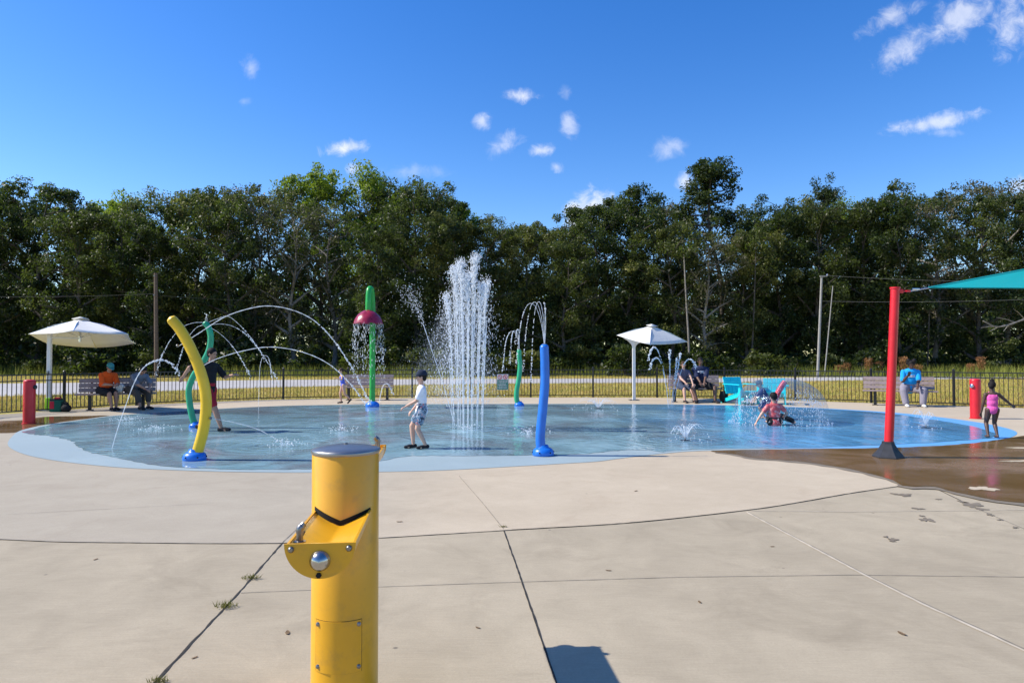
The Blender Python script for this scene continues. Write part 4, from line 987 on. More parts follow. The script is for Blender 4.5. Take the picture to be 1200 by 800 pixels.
        if hair_kind == 'braid':
            prev = HP(-.05, .34, 0)
            for q in range(6):
                p_ = HP(.02+.03*q, .38, -.2-.16*q); m_ = cone_caps(prev, hh*.09, p_, hh*.08); S.add(m_.v, m_.f); S.sphere(p_, hh*.105, 1, 1, .8, 8, 6); prev = p_
            S.sphere(HP(-.28, 0, -.1), hh*.26, .8, 1.1, 1.1, 12, 8, Mh)
        # clear the face: drop what lies in front of the face plane below the hairline
        S.v = [tuple(v) for v in S.v]
        remesh(S, 'hair', M[hair], t, cv*.85, 1)
    if cap:
        S = MB(); prof = [(.475, .0), (.47, .12), (.42, .28), (.30, .40), (.14, .46), (1e-3, .475)]; vs = []; n = 24
        for (q, z) in prof:
            for k in range(n):
                a = 2*math.pi*k/n; vs.append(HP(-.07+q*math.cos(a), .88*q*math.sin(a), .15+z))
        S.add(vs, [(i*n+k, i*n+(k+1) % n, (i+1)*n+(k+1) % n, (i+1)*n+k) for i in range(5) for k in range(n)])
        cp_ = S.build('cap', M[cap], t, True, 70); so = cp_.modifiers.new('thick', 'SOLIDIFY'); so.thickness = .004; so.offset = -1
        S = MB(); vs = []; n = 12
        for k in range(n+1):
            a = -1.15+2.3*k/n; vs += [HP(-.07+.46*math.cos(a), .86*.48*math.sin(a), .17), HP(-.07+.46*math.cos(a)+.36*math.cos(a)**.8*(1-abs(a)/1.6), .86*.47*math.sin(a), .13-.06*math.cos(a))]
        S.add(vs, [(2*k, 2*k+1, 2*k+3, 2*k+2) for k in range(n)]); br = S.build('brim', M[cap], cp_, True, 60); so = br.modifiers.new('thick', 'SOLIDIFY'); so.thickness = .006
    return t, dict(HP=HP, wL=wL, wR=wR, eL=eL, eR=eR, nb=nb, pel=pel, kL=kL, kR=kR, T=T, fw=fw, lat=lat)
for n_, c_ in (('orange_cloth', (.80, .10, .012)), ('grey_cloth', (.17, .18, .21)), ('khaki_cloth', (.075, .065, .055)), ('black_tee', (.013, .013, .016)), ('red_shorts', (.33, .015, .03)), ('lilac_suit', (.10, .14, .62)), ('white_tee', (.80, .80, .86)),
               ('black_shoe', (.014, .015, .02)), ('mauve_tee', (.14, .115, .15)), ('denim', (.045, .06, .10)), ('navy_tee', (.02, .027, .065)), ('navy', (.016, .035, .13)), ('coral', (.78, .115, .11)), ('sky_tee', (.012, .32, .74)), ('grey_trouser', (.24, .22, .26)), ('white_shoe', (.72, .72, .70)), ('pink_suit', (.80, .12, .40)), ('teal_cap', (.05, .24, .25)), ('navy_cap', (.02, .03, .055))): M[n_] = cloth(n_, c_)
def hairm(n, c): return mat(n, c, .7, spec=.2, var=.35, scale=30, bump=.5, bscale=60)
M['black_hair'] = hairm('black_hair', (.012, .010, .010)); M['brown_hair'] = hairm('brown_hair', (.06, .035, .02))
def board():   # patterned swim shorts
    m = bpy.data.materials.new('patterned_shorts'); m.use_nodes = True; t = NT(m.node_tree); o = t.n('ShaderNodeOutputMaterial'); p = t.n('ShaderNodeBsdfPrincipled'); t.set(o.inputs[0], p.outputs[0])
    v = t.n('ShaderNodeTexCoord').outputs['Object']; c = t.ramp(t.noise(v, 16, 3, .6, 1.5), [(.40, (.03, .035, .06)), (.47, (.14, .25, .36)), (.56, (.40, .47, .52)), (.64, (.55, .14, .14))])
    t.set(p.inputs['Base Color'], c); p.inputs['Roughness'].default_value = .85; return m
M['board'] = board()
def pattern_coral():
    m = bpy.data.materials.new('coral_print'); m.use_nodes = True; t = NT(m.node_tree); o = t.n('ShaderNodeOutputMaterial'); p = t.n('ShaderNodeBsdfPrincipled'); t.set(o.inputs[0], p.outputs[0])
    v = t.n('ShaderNodeTexCoord').outputs['Object']; c = t.ramp(t.noise(v, 14, 3, .6, .5), [(.42, (.55, .06, .07)), (.56, (.80, .14, .13)), (.68, (.85, .42, .38))]); t.set(p.inputs['Base Color'], c); p.inputs['Roughness'].default_value = .55; return m
M['coral'] = pattern_coral()
W_, D_ = .012, .004
# boy in the middle
g = G(494, 525, W_)
person('boy in white t-shirt, patterned shorts and dark cap standing on the wet pad', g, R(-78), 1.27, 'skin_fair', (.015, 0, 1), .655, (.05, 0, 1), (1, 0, -.12),
       handL=(.25, .05, .69), handR=(.14, -.10, .62), footL=(-.06, .10, .062), footR=(.13, -.03, .062), kid=True, shirt='white_tee', sleeve=.42, bottom='board', bottom_len=.34, tee_long=True, shoes='black_shoe', hair='black_hair', cap='navy_cap', elbowL=(-1, .1, -1.2), elbowR=(-1, -.3, -.8))
# walker behind the arch
g = G(244, 505.5, W_)
person('man in black t-shirt and red shorts striding behind the yellow spray arch', g, R(80), 1.70, 'skin_mid', (.10, 0, 1), .865, (.15, 0, 1), (1, -.1, -.25),
       handL=(.42, .16, 1.12), handR=(-.34, -.30, 1.12), footL=(-.26, .08, .10), footR=(.33, -.07, .085), shirt='black_tee', sleeve=.5, bottom='red_shorts', bottom_len=.40, shoes='black_shoe', hair='black_hair', kneeL=(1, 0, .1), kneeR=(1, 0, .1), toeL=(1, 0, -.35), toeR=(1, 0, .12), elbowL=(-.7, .5, -.6), elbowR=(-.6, -.9, .1))
# running girl
g = G(402, 472.5, W_)
person('small girl in blue and lilac swimsuit running past the empty bench', g, R(-62), 1.12, 'skin_fair', (.20, 0, 1), .60, (.12, 0, 1), (1, 0, -.05),
       handL=(.26, .20, .80), handR=(-.18, -.26, .70), footL=(-.22, .05, .12), footR=(.04, -.05, .055), kid=True, suit='lilac_suit', shoes='black_shoe', hair='brown_hair', hair_kind='flow', toeL=(.7, 0, -.7), elbowL=(-.8, .6, -.4), elbowR=(-1, -.4, -.2))
# left bench pair
def on_bench(bench, lx, ly=-.06): return bench.matrix_basis @ Vector((lx, ly, 0))
bpy.context.view_layer.update()
g = on_bench(BL, -.30); t1, J = person('seated person in orange t-shirt and teal cap bending over a phone', g, R(58), 1.68, 'skin_mid', (.42, 0, 1), .58, (.55, 0, 1), (1, 0, -.75),
       handL=(.50, .06, .72), handR=(.50, -.08, .72), footL=(.44, .09, .085), footR=(.52, -.07, .085), fat=1.35, shirt='orange_cloth', sleeve=.55, bottom='blackcloth', bottom_len=.45, shoes='black_shoe', hair='black_hair', hair_kind='braid', cap='teal_cap', kneeL=(.6, 0, 1), kneeR=(.6, 0, 1))
g = on_bench(BL, .40); person('seated man in grey t-shirt leaning far forward, elbows on his knees', g, R(62), 1.76, 'skin_mid', (.80, 0, 1), .59, (.95, 0, .8), (.75, 0, -.8),
       handL=(.66, .05, .62), handR=(.66, -.06, .60), footL=(.46, .17, .09), footR=(.54, -.13, .09), fat=1.25, shirt='grey_cloth', sleeve=.55, bottom='khaki_cloth', bottom_len=.78, shoes='black_shoe', hair='black_hair', kneeL=(.6, .2, 1), kneeR=(.6, -.2, 1), elbowL=(0, .8, -.5), elbowR=(0, -.8, -.5))
b = MB(); b.bbox((0, 0, 0), (.17, .14, .20), .05); b.sphere((.03, 0, .08), .08, 1, .8, .8, 10, 7); o = b.build('white_towel', M['whitefab'], None, True); o.location = on_bench(BL, .08, -.16) + Vector((0, 0, .60)); o.rotation_euler = (.3, .2, .4); tag(o, 'crumpled white towel between the two people on the dark bench', 'towel')
# couple
g = on_bench(BM_, -.42, -.05); person('seated woman in mauve top and denim shorts at the left end of the bench', g, R(12), 1.66, 'skin_fair', (.22, .02, 1), .58, (.2, -.12, 1), (1, -.25, -.3),
       handL=(.46, .16, .62), handR=(.46, -.10, .66), footL=(.55, .16, .085), footR=(.50, -.14, .085), fat=1.12, shirt='mauve_tee', sleeve=.3, bottom='denim', bottom_len=.47, shoes='black_shoe', hair='brown_hair', hair_kind='long', kneeL=(.6, 0, 1), kneeR=(.6, 0, 1))
g = on_bench(BM_, .18, -.05); person('big seated man in navy t-shirt, legs wide apart, next to the woman in mauve', g, R(-4), 1.86, 'skin_brown', (.06, 0, 1), .60, (.12, 0, 1), (1, .05, -.2),
       handL=(.42, .05, .68), handR=(.42, -.08, .66), footL=(.52, .36, .09), footR=(.56, -.22, .09), fat=1.42, shirt='navy_tee', sleeve=.6, shirt_print=((-.13, -.06, .13, .16), (-.04, .10, .12, .135), (-.03, .08, .15, .165), (-.04, .09, .18, .19)), bottom='blackcloth', bottom_len=.45, shoes='black_shoe', hair='black_hair', kneeL=(.6, .8, .8), kneeR=(.6, -.8, .8), toeL=(1, .5, 0), toeR=(1, -.4, 0))
# bench right
g = on_bench(BR, .27, -.04); t1, J = person('seated person in bright blue t-shirt and grey trousers looking down at a phone', g, R(-14), 1.74, 'skin_dark', (.22, .02, 1), .59, (.50, -.05, 1), (1, -.15, -.75),
       handR=(.33, -.13, .93), handL=(.42, .10, .64), footL=(.48, .22, .085), footR=(.50, -.24, .085), fat=1.5, shirt='sky_tee', sleeve=.52, bottom='grey_trouser', bottom_len=.95, shoes='white_shoe', hair='black_hair', hair_kind='bushy', shirt_print=((-.10, .02, .135, .16), (.035, .09, .135, .155), (-.12, -.06, .175, .20), (-.045, .10, .175, .195)), kneeL=(.6, .5, 1), kneeR=(.6, -.5, 1), elbowR=(-.3, -.35, -1), elbowL=(-.3, .35, -1))
b = MB(); b.bbox((0, 0, 0), (.012, .075, .15), .004); o = b.build('mobile_phone', M['black'], None); o.matrix_world = Matrix.Translation(t1.location) @ Matrix.Rotation(t1.rotation_euler.z, 4, 'Z') @ Matrix.Translation(J['wR']+Vector((.075, .01, .055))) @ Matrix.Rotation(.5, 4, 'Y'); tag(o, 'dark mobile phone held up by the person in blue', 'phone')
# white print on the shirt
# children in the dome
g = G(908, 498.5, W_)
person('girl in coral print shirt sitting in the water with her back turned', g, R(178), 1.30, 'skin_fair', (-.05, .05, 1), .105, (.0, .12, 1), (1, .25, -.1),
       handL=(-.02, .42, .05), handR=(.12, -.20, .12), footL=(.50, -.02, .07), footR=(.22, -.50, .07), kid=True, fat=1.12, shirt='coral', sleeve=.35, tee_long=True, bottom='blackcloth', bottom_len=.9, hair='black_hair', hair_kind='short', kneeL=(.1, -.1, 1), kneeR=(1, -.3, .5), elbowL=(-.3, .5, .1), elbowR=(-.2, -1, 0))
g = G(899, 491, W_)
person('toddler in navy swim shirt and cap bending over the water behind the seated girl', g, R(-96), 1.02, 'skin_fair', (.52, 0, 1), .47, (.45, 0, 1), (1, 0, -.3),
       handL=(.36, .10, .40), handR=(.36, -.06, .40), footL=(-.03, .09, .055), footR=(.04, -.09, .055), kid=True, fat=1.15, shirt='navy', sleeve=.6, bottom='navy', bottom_len=.4, hair='brown_hair', cap='navy_cap')
# toddler at right
g = G(1163.5, 513, W_)
person('small girl in pink swimsuit standing at the pad edge, back turned, one arm out', g, R(164), 1.06, 'skin_dark', (.0, 0, 1), .535, (.12, 0, 1), (1, .0, -.25),
       handR=(.14, -.36, .60), handL=(.04, .17, .44), footL=(.0, .075, .055), footR=(-.02, -.065, .055), kid=True, fat=1.05, suit='pink_suit', hair='black_hair', hair_kind='bun', elbowR=(-.3, -.3, -.6))
for n_ in ('boy',): pass
# white lettering blur on the blue t-shirt
try: col.children.unlink(tmpcol); bpy.data.collections.remove(tmpcol)
except Exception: pass
# ------------------------------------------------------------------ water
OCT_V = np.array([(1, 0, 0), (-1, 0, 0), (0, 1, 0), (0, -1, 0), (0, 0, 1), (0, 0, -1)], float)
OCT_F = np.array([(0, 2, 4), (2, 1, 4), (1, 3, 4), (3, 0, 4), (2, 0, 5), (1, 2, 5), (3, 1, 5), (0, 3, 5)])
def drops(pts, size, stretch=None):
    """water drops as small faceted beads; size (n,), stretch (n,3) direction*length"""
    P = np.asarray(pts, float); n = len(P); s = np.asarray(size, float).reshape(n, 1, 1)
    V = OCT_V[None]*s*rng.uniform(.7, 1.3, (n, 1, 3))
    if stretch is not None:
        S = np.asarray(stretch, float)[:, None, :]; V = V + S*np.sign((OCT_V[None]*S).sum(2, keepdims=True))*.5
    V = (V + P[:, None, :]).reshape(-1, 3); F = (OCT_F[None] + 6*np.arange(n)[:, None, None]).reshape(-1, 3)
    return V, F
def jet(label, pts, r0, r1, breakup=.55, n=None, spread=.03, dsize=.012, kind='water_jet', group=None, cat='water jet', k=8, beads=1.0):
    """one arc of water: an unbroken stream that breaks into beads"""
    P = catmull(pts, k); o0 = P[0].copy(); P = [p-o0 for p in P]; N = len(P); root = thing(kind, label, cat, o0, 0, group)
    nb_ = max(2, int(N*breakup)); b = MB()
    rs = [.45*(r0+(r1-r0)*i/nb_)*(1+(.2+.4*i/nb_)*math.sin(i*1.9+r0*900)*random.uniform(.4, 1)) for i in range(nb_)]
    b.tube(P[:nb_], rs, 7); b.build('stream', M['water'], root, True, 180)
    if breakup < .98:
        L = sum((P[i+1]-P[i]).length for i in range(nb_-1, N-1)); m = n or int(L*55*beads)+8; pts_, sz, stv = [], [], []
        for q in range(m):
            u = random.random()**.8; x = nb_-1+u*(N-1-nb_); i = min(N-2, int(x)); p = P[i].lerp(P[i+1], x-i); d = (P[i+1]-P[i]).normalized(); sp_ = spread*(.08+.5*u*u)
            pts_.append(p+Vector((random.gauss(0, sp_), random.gauss(0, sp_), random.gauss(0, sp_)))); sz.append(dsize*random.uniform(.4, 1.05)); stv.append(d*dsize*random.uniform(0, 2.2)*(1-u*.6))
        V, F = drops(pts_, sz, [tuple(s) for s in stv]); link('drops', np_mesh('drops', V, F), M['drop'], root, True)['kind'] = 'stuff'
    return root
def px_arc(pxs, Y, Y2=None):
    n = len(pxs); Y2 = Y if Y2 is None else Y2
    return [A(px, py, Y+(Y2-Y)*i/(n-1)) for i, (px, py) in enumerate(pxs)]
ya_y = ya.location.y
GA = 'jets from the yellow spray arch'
jet('long high jet from the upper nozzle of the yellow arch', px_arc([(210, 405), (232, 391), (262, 372), (290, 362), (316, 358.5), (345, 364), (370, 377), (392, 400), (410, 427), (425, 455), (436, 476)], ya_y, ya_y+2.2), .012, .015, .62, spread=.03, dsize=.013, group=GA, beads=1.6)
jet('middle jet from the yellow arch, falling short of the running girl', px_arc([(231, 432), (255, 420), (285, 411), (315, 406.5), (345, 410), (372, 419), (394, 433), (415, 455), (430, 476)], ya_y, ya_y+3), .011, .014, .72, spread=.025, dsize=.012, group=GA, beads=1.6)
jet('low straight jet from the lowest nozzle of the yellow arch', px_arc([(248, 490), (275, 495), (300, 502), (318, 511), (335, 521.5)], ya_y, ya_y+.6), .009, .011, .7, spread=.02, dsize=.010, group=GA)
jet('arching ground jet in front of the dark bench at left', px_arc([(131, 526), (138, 502), (148, 473), (158, 447), (168, 431), (180, 423.5), (192, 422), (203, 428), (213, 442)], 11.1, 11.6), .012, .018, .55, spread=.03, dsize=.016, kind='ground_jet', beads=1.8)
gy = ga.location.y; q0 = (242, 377)
GG = 'jets fanning out from the green spray arch'
for lab, pts, dy in (('left jet from the green arch top, reaching farthest to the left', [(242, 378), (228, 378), (214, 383), (203, 394), (194, 408), (188, 422), (181, 445)], 1.0),
     ('steeper left jet from the green arch top', [(241, 380), (230, 384), (219, 398), (211, 418), (206, 440)], .2),
     ('right jet from the green arch top, the highest', [(243, 378), (256, 373), (267, 370.5), (279, 379), (292, 393), (304, 410), (318, 432), (328, 452)], 1.4),
     ('right jet from the green arch top, the flattest', [(244, 381), (258, 379.5), (272, 382), (286, 390), (300, 405), (312, 425)], .5),
     ('short right jet from the green arch top, dropping soonest', [(244, 382), (258, 391), (271, 404), (283, 421), (294, 444)], -.6),
     ('vertical spurt on top of the green arch', [(242, 378), (242, 372), (242, 366)], 0)):
    jet(lab, px_arc(pts, gy, gy+dy), .009, .010, .5, spread=.03, dsize=.012, group=GG)
jet('small far ground jet behind the man in black', px_arc([(303, 476), (303.5, 455), (304.5, 432), (307, 420), (311, 416.5), (315, 420), (317.5, 432), (319.5, 452)], 20.5, 20.8), .014, .018, .75, spread=.03, dsize=.018, kind='ground_jet')
jet('tiny ground jet in front of the empty bench', px_arc([(444, 474), (446, 462), (449, 452), (453, 449.5), (457, 453), (461, 464)], 22.3), .03, .035, .7, spread=.05, dsize=.022, kind='ground_jet', beads=2)
# fan on the blue pole and the green pole
by = bp.location.y; q = (638, 405)
GB = 'strands fanning out from the blue spray pole'
for lab, pts, dy in (('longest strand from the blue pole, falling farthest left', [q, (634.5, 380), (629, 362), (623, 355.5), (617, 359), (611.5, 374), (607.5, 400), (605, 432)], .1),
     ('second strand from the blue pole, falling left', [q, (635.5, 378), (631.5, 360), (627, 354), (622, 359), (617.5, 380), (614.5, 410), (613, 440)], -.3),
     ('third strand from the blue pole, falling just left', [q, (637, 375), (634, 357), (630.5, 354), (627, 364), (624.5, 390), (623, 425), (622, 450)], .35),
     ('upright strand from the blue pole with a beaded top', [q, (638.5, 380), (638.5, 360), (637.5, 354.5)], 0), ('short upright strand right of the others on the blue pole', [(638.6, 405), (639.5, 380), (639, 358)], .05)):
    jet(lab, px_arc(pts, by, by+dy), .008, .009, .62 if len(pts) > 4 else .9, spread=.015, dsize=.010, group=GB)
gy2 = gp.location.y; q = (608.5, 410); GC = 'strands fanning out from the green spray pole'
for lab, pts, dy in (('left strand from the green pole by the sign, falling farthest', [q, (606.5, 396), (602, 388.5), (597, 390), (593, 400), (590.5, 420), (589, 440)], .3), ('middle strand from the green pole by the sign', [q, (607, 394), (604, 387.5), (600.5, 391), (598.5, 408), (597.5, 430)], -.3), ('upright strand from the green pole by the sign', [q, (608.5, 396), (607.5, 386.5), (605, 390), (604, 405)], 0)):
    jet(lab, px_arc(pts, gy2, gy2+dy), .013, .015, .5, spread=.03, dsize=.018, group=GC)
# geyser
gg = G(547, 503); GZ = 'rising jets of the tall fountain'
gs = [(528, 512, 320, -.00), (535, 500, 330, .05), (541, 306+8, 312, .0)]
def geyser(label, xb, yb, xt, yt, up=.6, dens=1.0):
    b0 = G(xb, yb, .012); t = A(xt, yt, b0.y+random.uniform(-.25, .25)); root = thing('fountain_jet', label, 'water jet', b0, 0, GZ); v = t-b0; H_ = v.z
    # ballistic: horizontal is linear in time, height decelerates
    P = []
    for i in range(25):
        s = i/24; P.append(Vector((v.x*s, v.y*s, H_*(2*s-s*s))))
    m = int(25*up); b = MB()
    for k in range(3):
        off = Vector((random.gauss(0, .02), random.gauss(0, .02), 0)); b.tube([p+off*(1+1.2*i/m) for i, p in enumerate(P[:m-2*k])], [.0056*(1+.25*math.sin(i*2.1+k))+.0003*i for i in range(m-2*k)], 6)
    b.build('stream', M['water'], root, True, 180)
    n = int(H_*330*dens); pts, sz, st = [], [], []
    for q_ in range(n):
        s = random.random()**.55; p = Vector((v.x*s, v.y*s, H_*(2*s-s*s))); w_ = .009+.050*s**2
        # the plume's head is ragged
        p += Vector((random.gauss(0, w_), random.gauss(0, w_), random.gauss(0, .03)+abs(random.gauss(0, .07))*(s > .85))); pts.append(p); sz.append(random.uniform(.003, .0105)*(1.1 if s > .6 else .75)); st.append((0, 0, random.uniform(.0, .08)*(1-s*.7)))
    m = int(H_*190*dens)   # falling back
    for q_ in range(m):
        s = .55+.55*random.random(); tt = random.random(); x = v.x*s+random.gauss(0, .10+.16*tt); y = v.y*s+random.gauss(0, .16+.1*tt); z = H_*(1-.8*tt**1.6)*random.uniform(.75, 1); pts.append(Vector((x-.10*tt, y, max(.03, z)))); sz.append(random.uniform(.0025, .007)); st.append((0, 0, random.uniform(0, .05)))
    V, F = drops(pts, sz, st); link('drops', np_mesh('drops', V, F), M['drop'], root, True)['kind'] = 'stuff'
for a in (('leftmost upright jet of the tall fountain, lower than its neighbours', 532, 500, 522, 350, .55, .8), ('upright fountain jet, second from the left', 538, 503, 532, 318, .6, 1.2), ('upright fountain jet, third from the left', 543, 505, 540, 312, .6, 1.3), ('upright fountain jet in the middle of the row', 548, 502, 548, 326, .62, 1.1),
          ('tallest fountain jet, just right of the middle', 553, 504, 557, 306, .6, 1.3), ('upright fountain jet, second from the right', 559, 503, 565, 338, .6, 1.1), ('rightmost upright jet of the tall fountain', 564, 501, 571, 334, .6, 1.0)): geyser(*a)
jet('slanting fountain jet thrown up to the left of the others', px_arc([(533, 498), (525, 470), (516, 440), (506, 410), (497, 383), (489, 362), (481, 347), (474, 338)], gg.y, gg.y+1.0), .014, .018, .6, n=420, spread=.42, dsize=.008, kind='fountain_jet', group=GZ)
# fine spray drifting left of the fountain
n = 46000; pts = []
for i in range(n):
    u = random.random()
    if u < .42: px_ = 547+random.gauss(0, 17); hmax = 3.0*math.exp(-((px_-549)/34)**2)
    elif u < .85: px_ = 548-abs(random.gauss(0, 34)); hmax = 2.9*math.exp(-((px_-548)/62)**2)
    else: px_ = 520+random.gauss(0, 42); hmax = 2.3*math.exp(-((px_-520)/70)**2)
    p = A(px_, 480, gg.y+random.gauss(0, .45)); z = hmax*random.random()**.75+random.gauss(0, .05)
    if z > .02: pts.append((p.x-.12*random.random(), p.y, z))
n = len(pts); V, F = drops(pts, .0016+.0042*rng.random(n)**2.5); o = link('fine_spray', np_mesh('fine_spray', V, F), M['spray']); tag(o, 'fine spray drifting off the tall fountain', 'spray', kind='stuff')
# shower under the mushroom dome
ctr = mf.location + pp[9]; pts, sz, st = [], [], []
for i in range(650):
    a = random.random()*2*math.pi; s = random.random(); rr = .40+.07*s+random.gauss(0, .03); z = -.38-s**1.3*1.65; pts.append((rr*math.cos(a), rr*math.sin(a), z+random.gauss(0, .04))); sz.append(random.uniform(.004, .010)); st.append((0, 0, random.uniform(.0, .12)*(1-.4*s)))
V, F = drops(pts, sz, st); o = link('water_curtain', np_mesh('water_curtain', V, F), M['drop'], None, True); o.location = ctr; tag(o, 'curtain of drops falling from the dark red shower dome', 'water curtain', kind='stuff')
# cluster of beaded jets behind the pad in front of the couple
GD = 'beaded jets in front of the couple'
for lab, pts in (('leftmost beaded jet, curling over left of the couple', [(783, 478), (781, 455), (776, 425), (769, 408), (763, 410), (759, 423)]), ('second beaded jet from the left, bending left below the parasol rim', [(784, 478), (781, 455), (776, 430), (771, 420), (765, 422), (760, 435)]), ('upright beaded jet before the face of the woman', [(785, 478), (785, 450), (785, 425), (784, 409)]),
     ('beaded jet between the woman and the big man', [(787, 478), (791, 450), (795, 428), (798, 411)]), ('right beaded jet curling over in front of the big man', [(788, 478), (794, 450), (801, 428), (807, 421), (813, 424), (816, 433)]), ('low beaded jet, the shortest of the cluster', [(786, 478), (789, 455), (792, 433), (793, 418)])):
    jet(lab, px_arc(pts, 19.0), .010, .016, .40, n=70, spread=.035, dsize=.022, kind='ground_jet', group=GD)
# small crowns of spray
def crown(label, px, py, w, h, n=14):
    g = G(px, py, .012); root = thing('splash_ring', label, 'splash', g); b = MB(); pts = []
    for k in range(n):
        a = 2*math.pi*k/n+.3; rr = w*random.uniform(.6, 1.1); hh_ = h*random.uniform(.6, 1.1); P = [Vector((rr*s*math.cos(a), rr*s*math.sin(a), hh_*4*s*(1-s)+.01)) for s in (0, .15, .3, .45, .6, .75)]
        b.tube(P, [.007, .007, .006, .005, .005, .004], 5)
        for q in range(5): s = random.uniform(.6, 1.1); pts.append((rr*s*math.cos(a), rr*s*math.sin(a), max(.01, hh_*4*s*(1-s)))) 
    b.build('strands', M['water'], root, True, 180); V, F = drops(pts, rng.uniform(.006, .013, len(pts))); link('drops', np_mesh('drops', V, F), M['drop'], root, True)['kind'] = 'stuff'
    b = MB(); b.lathe([(.09, 0), (.09, .006), (.05, .012), (1e-4, .013)], 16); b.build('floor_nozzle', M['black'], root, True)
crown('low ring of spray round a floor nozzle close to the tan apron', 803, 516, .42, .28); crown('low crown of spray round a far floor nozzle left of the white parasol', 701, 478.5, .75, .30); crown('low crown of spray near the right end of the pad, before the phone user', 1085, 501, .35, .35, 10)
for lab, px, py in (('splash at the foot of the low jet from the yellow arch', 336, 522), ('splash on the pad left of the green arch', 148, 493), ('splash on the pad right of the ground jet at left', 183, 503), ('splash in mid pad under the long jet', 398, 505), ('splash at the foot of the tall fountain', 548, 503), ('splash under the fan of the blue pole', 620, 507)):
    g = G(px, py, .012); n = 90; a = rng.uniform(0, 6.28, n); r_ = np.abs(rng.normal(0, .22, n)); z = np.abs(rng.normal(0, .05, n))*(1.2-np.clip(r_, 0, 1)); V, F = drops(np.c_[r_*np.cos(a), r_*np.sin(a)*1.3, z+.006], rng.uniform(.005, .014, n)); o = link('splash', np_mesh('splash', V, F), M['drop'], None, True); o.location = g; tag(o, lab, 'splash', kind='stuff')
# dome of water over the children
g = G(914, 495, .012); root = thing('water_dome', 'clear bell shaped dome of water over the two children', 'water dome', g)
topz = A(914, 441, g.y).z; vs = []; NU, NV = 72, 22; RDm = .95
for j in range(NV+1):
    s = j/NV
    for k in range(NU):
        a = 2*math.pi*k/NU; rr = RDm*(math.sin(s*math.pi/2)**.92)*(1+.03*math.sin(7*a+s*5)*s+.02*math.sin(17*a)*s); z = (topz-.05)*(1-s**2.3)*(1+.02*math.sin(5*a)*s); vs.append((rr*math.cos(a)*1.08, rr*math.sin(a), max(.004, z)))
fs = [(j*NU+k, j*NU+(k+1) % NU, (j+1)*NU+(k+1) % NU, (j+1)*NU+k) for j in range(NV) for k in range(NU)]
def dome_mat():
    m = bpy.data.materials.new('water_sheet'); m.use_nodes = True; t = NT(m.node_tree); o = t.n('ShaderNodeOutputMaterial')
    gl = t.n('ShaderNodeBsdfGlossy'); gl.inputs['Roughness'].default_value = .05; gl.inputs[0].default_value = (.12, .17, .22, 1); tr = t.n('ShaderNodeBsdfTransparent'); df = t.n('ShaderNodeBsdfDiffuse'); df.inputs[0].default_value = (.40, .62, .82, 1); tl = t.n('ShaderNodeBsdfTranslucent'); tl.inputs[0].default_value = (.40, .62, .82, 1)  # blue diffuse and translucent colour paints in the sky's reflection on the sheet
    v = t.n('ShaderNodeTexCoord').outputs['Object']; mp = t.n('ShaderNodeMapping'); t.set(mp.inputs[0], v); mp.inputs[3].default_value = (1, 1, .35)
    nz_ = t.noise(mp.outputs[0], 9, 5, .65, .8); fine_ = t.noise(v, 34, 3, .7)
    b = t.n('ShaderNodeBump'); b.inputs['Strength'].default_value = .3; b.inputs['Distance'].default_value = .02; t.set(b.inputs['Height'], nz_); t.set(gl.inputs['Normal'], b.outputs[0])
    d2 = t.n('ShaderNodeMixShader'); d2.inputs[0].default_value = .5; t.set(d2.inputs[1], df.outputs[0]); t.set(d2.inputs[2], tl.outputs[0])
    a1 = t.n('ShaderNodeMixShader'); a1.inputs[0].default_value = .42; t.set(a1.inputs[1], gl.outputs[0]); t.set(a1.inputs[2], d2.outputs[0])
    lw = t.n('ShaderNodeLayerWeight'); lw.inputs[0].default_value = .35
    sp_ = t.n('ShaderNodeSeparateXYZ'); t.set(sp_.inputs[0], v); hz = t.rng(sp_.outputs[2], .15, .85, .35, 1.0)
    fac = t.math('MULTIPLY', t.math('ADD', t.math('MULTIPLY', t.rng(nz_, .42, .66), .22), t.math('MULTIPLY', lw.outputs['Fresnel'], .5)), t.math('MULTIPLY', hz, t.rng(fine_, .35, .62, .35, 1)), None, True)
    mx = t.n('ShaderNodeMixShader'); t.set(mx.inputs[0], fac); t.set(mx.inputs[1], tr.outputs[0]); t.set(mx.inputs[2], a1.outputs[0]); t.set(o.inputs[0], mx.outputs[0]); return m
M['sheetwater'] = dome_mat(); b = MB(); b.add(vs, fs); b.build('water_sheet', M['sheetwater'], root, True, 180)
pts, sz, st = [], [], []
for i in range(1000):
    a = random.random()*6.283; s = .55+.5*random.random(); rr = RDm*(min(1, s)**.8)*(1+.16*max(0, s-.8))+random.gauss(0, .035); z = topz*(1-min(1, s)**2.3)+random.gauss(0, .02); pts.append((rr*math.cos(a)*1.08, rr*math.sin(a), max(.01, z*random.uniform(.6, 1)))); sz.append(random.uniform(.004, .010)); st.append((0, 0, random.uniform(0, .05)))
V, F = drops(pts, sz, st); link('drops', np_mesh('drops', V, F), M['drop'], root, True)['kind'] = 'stuff'
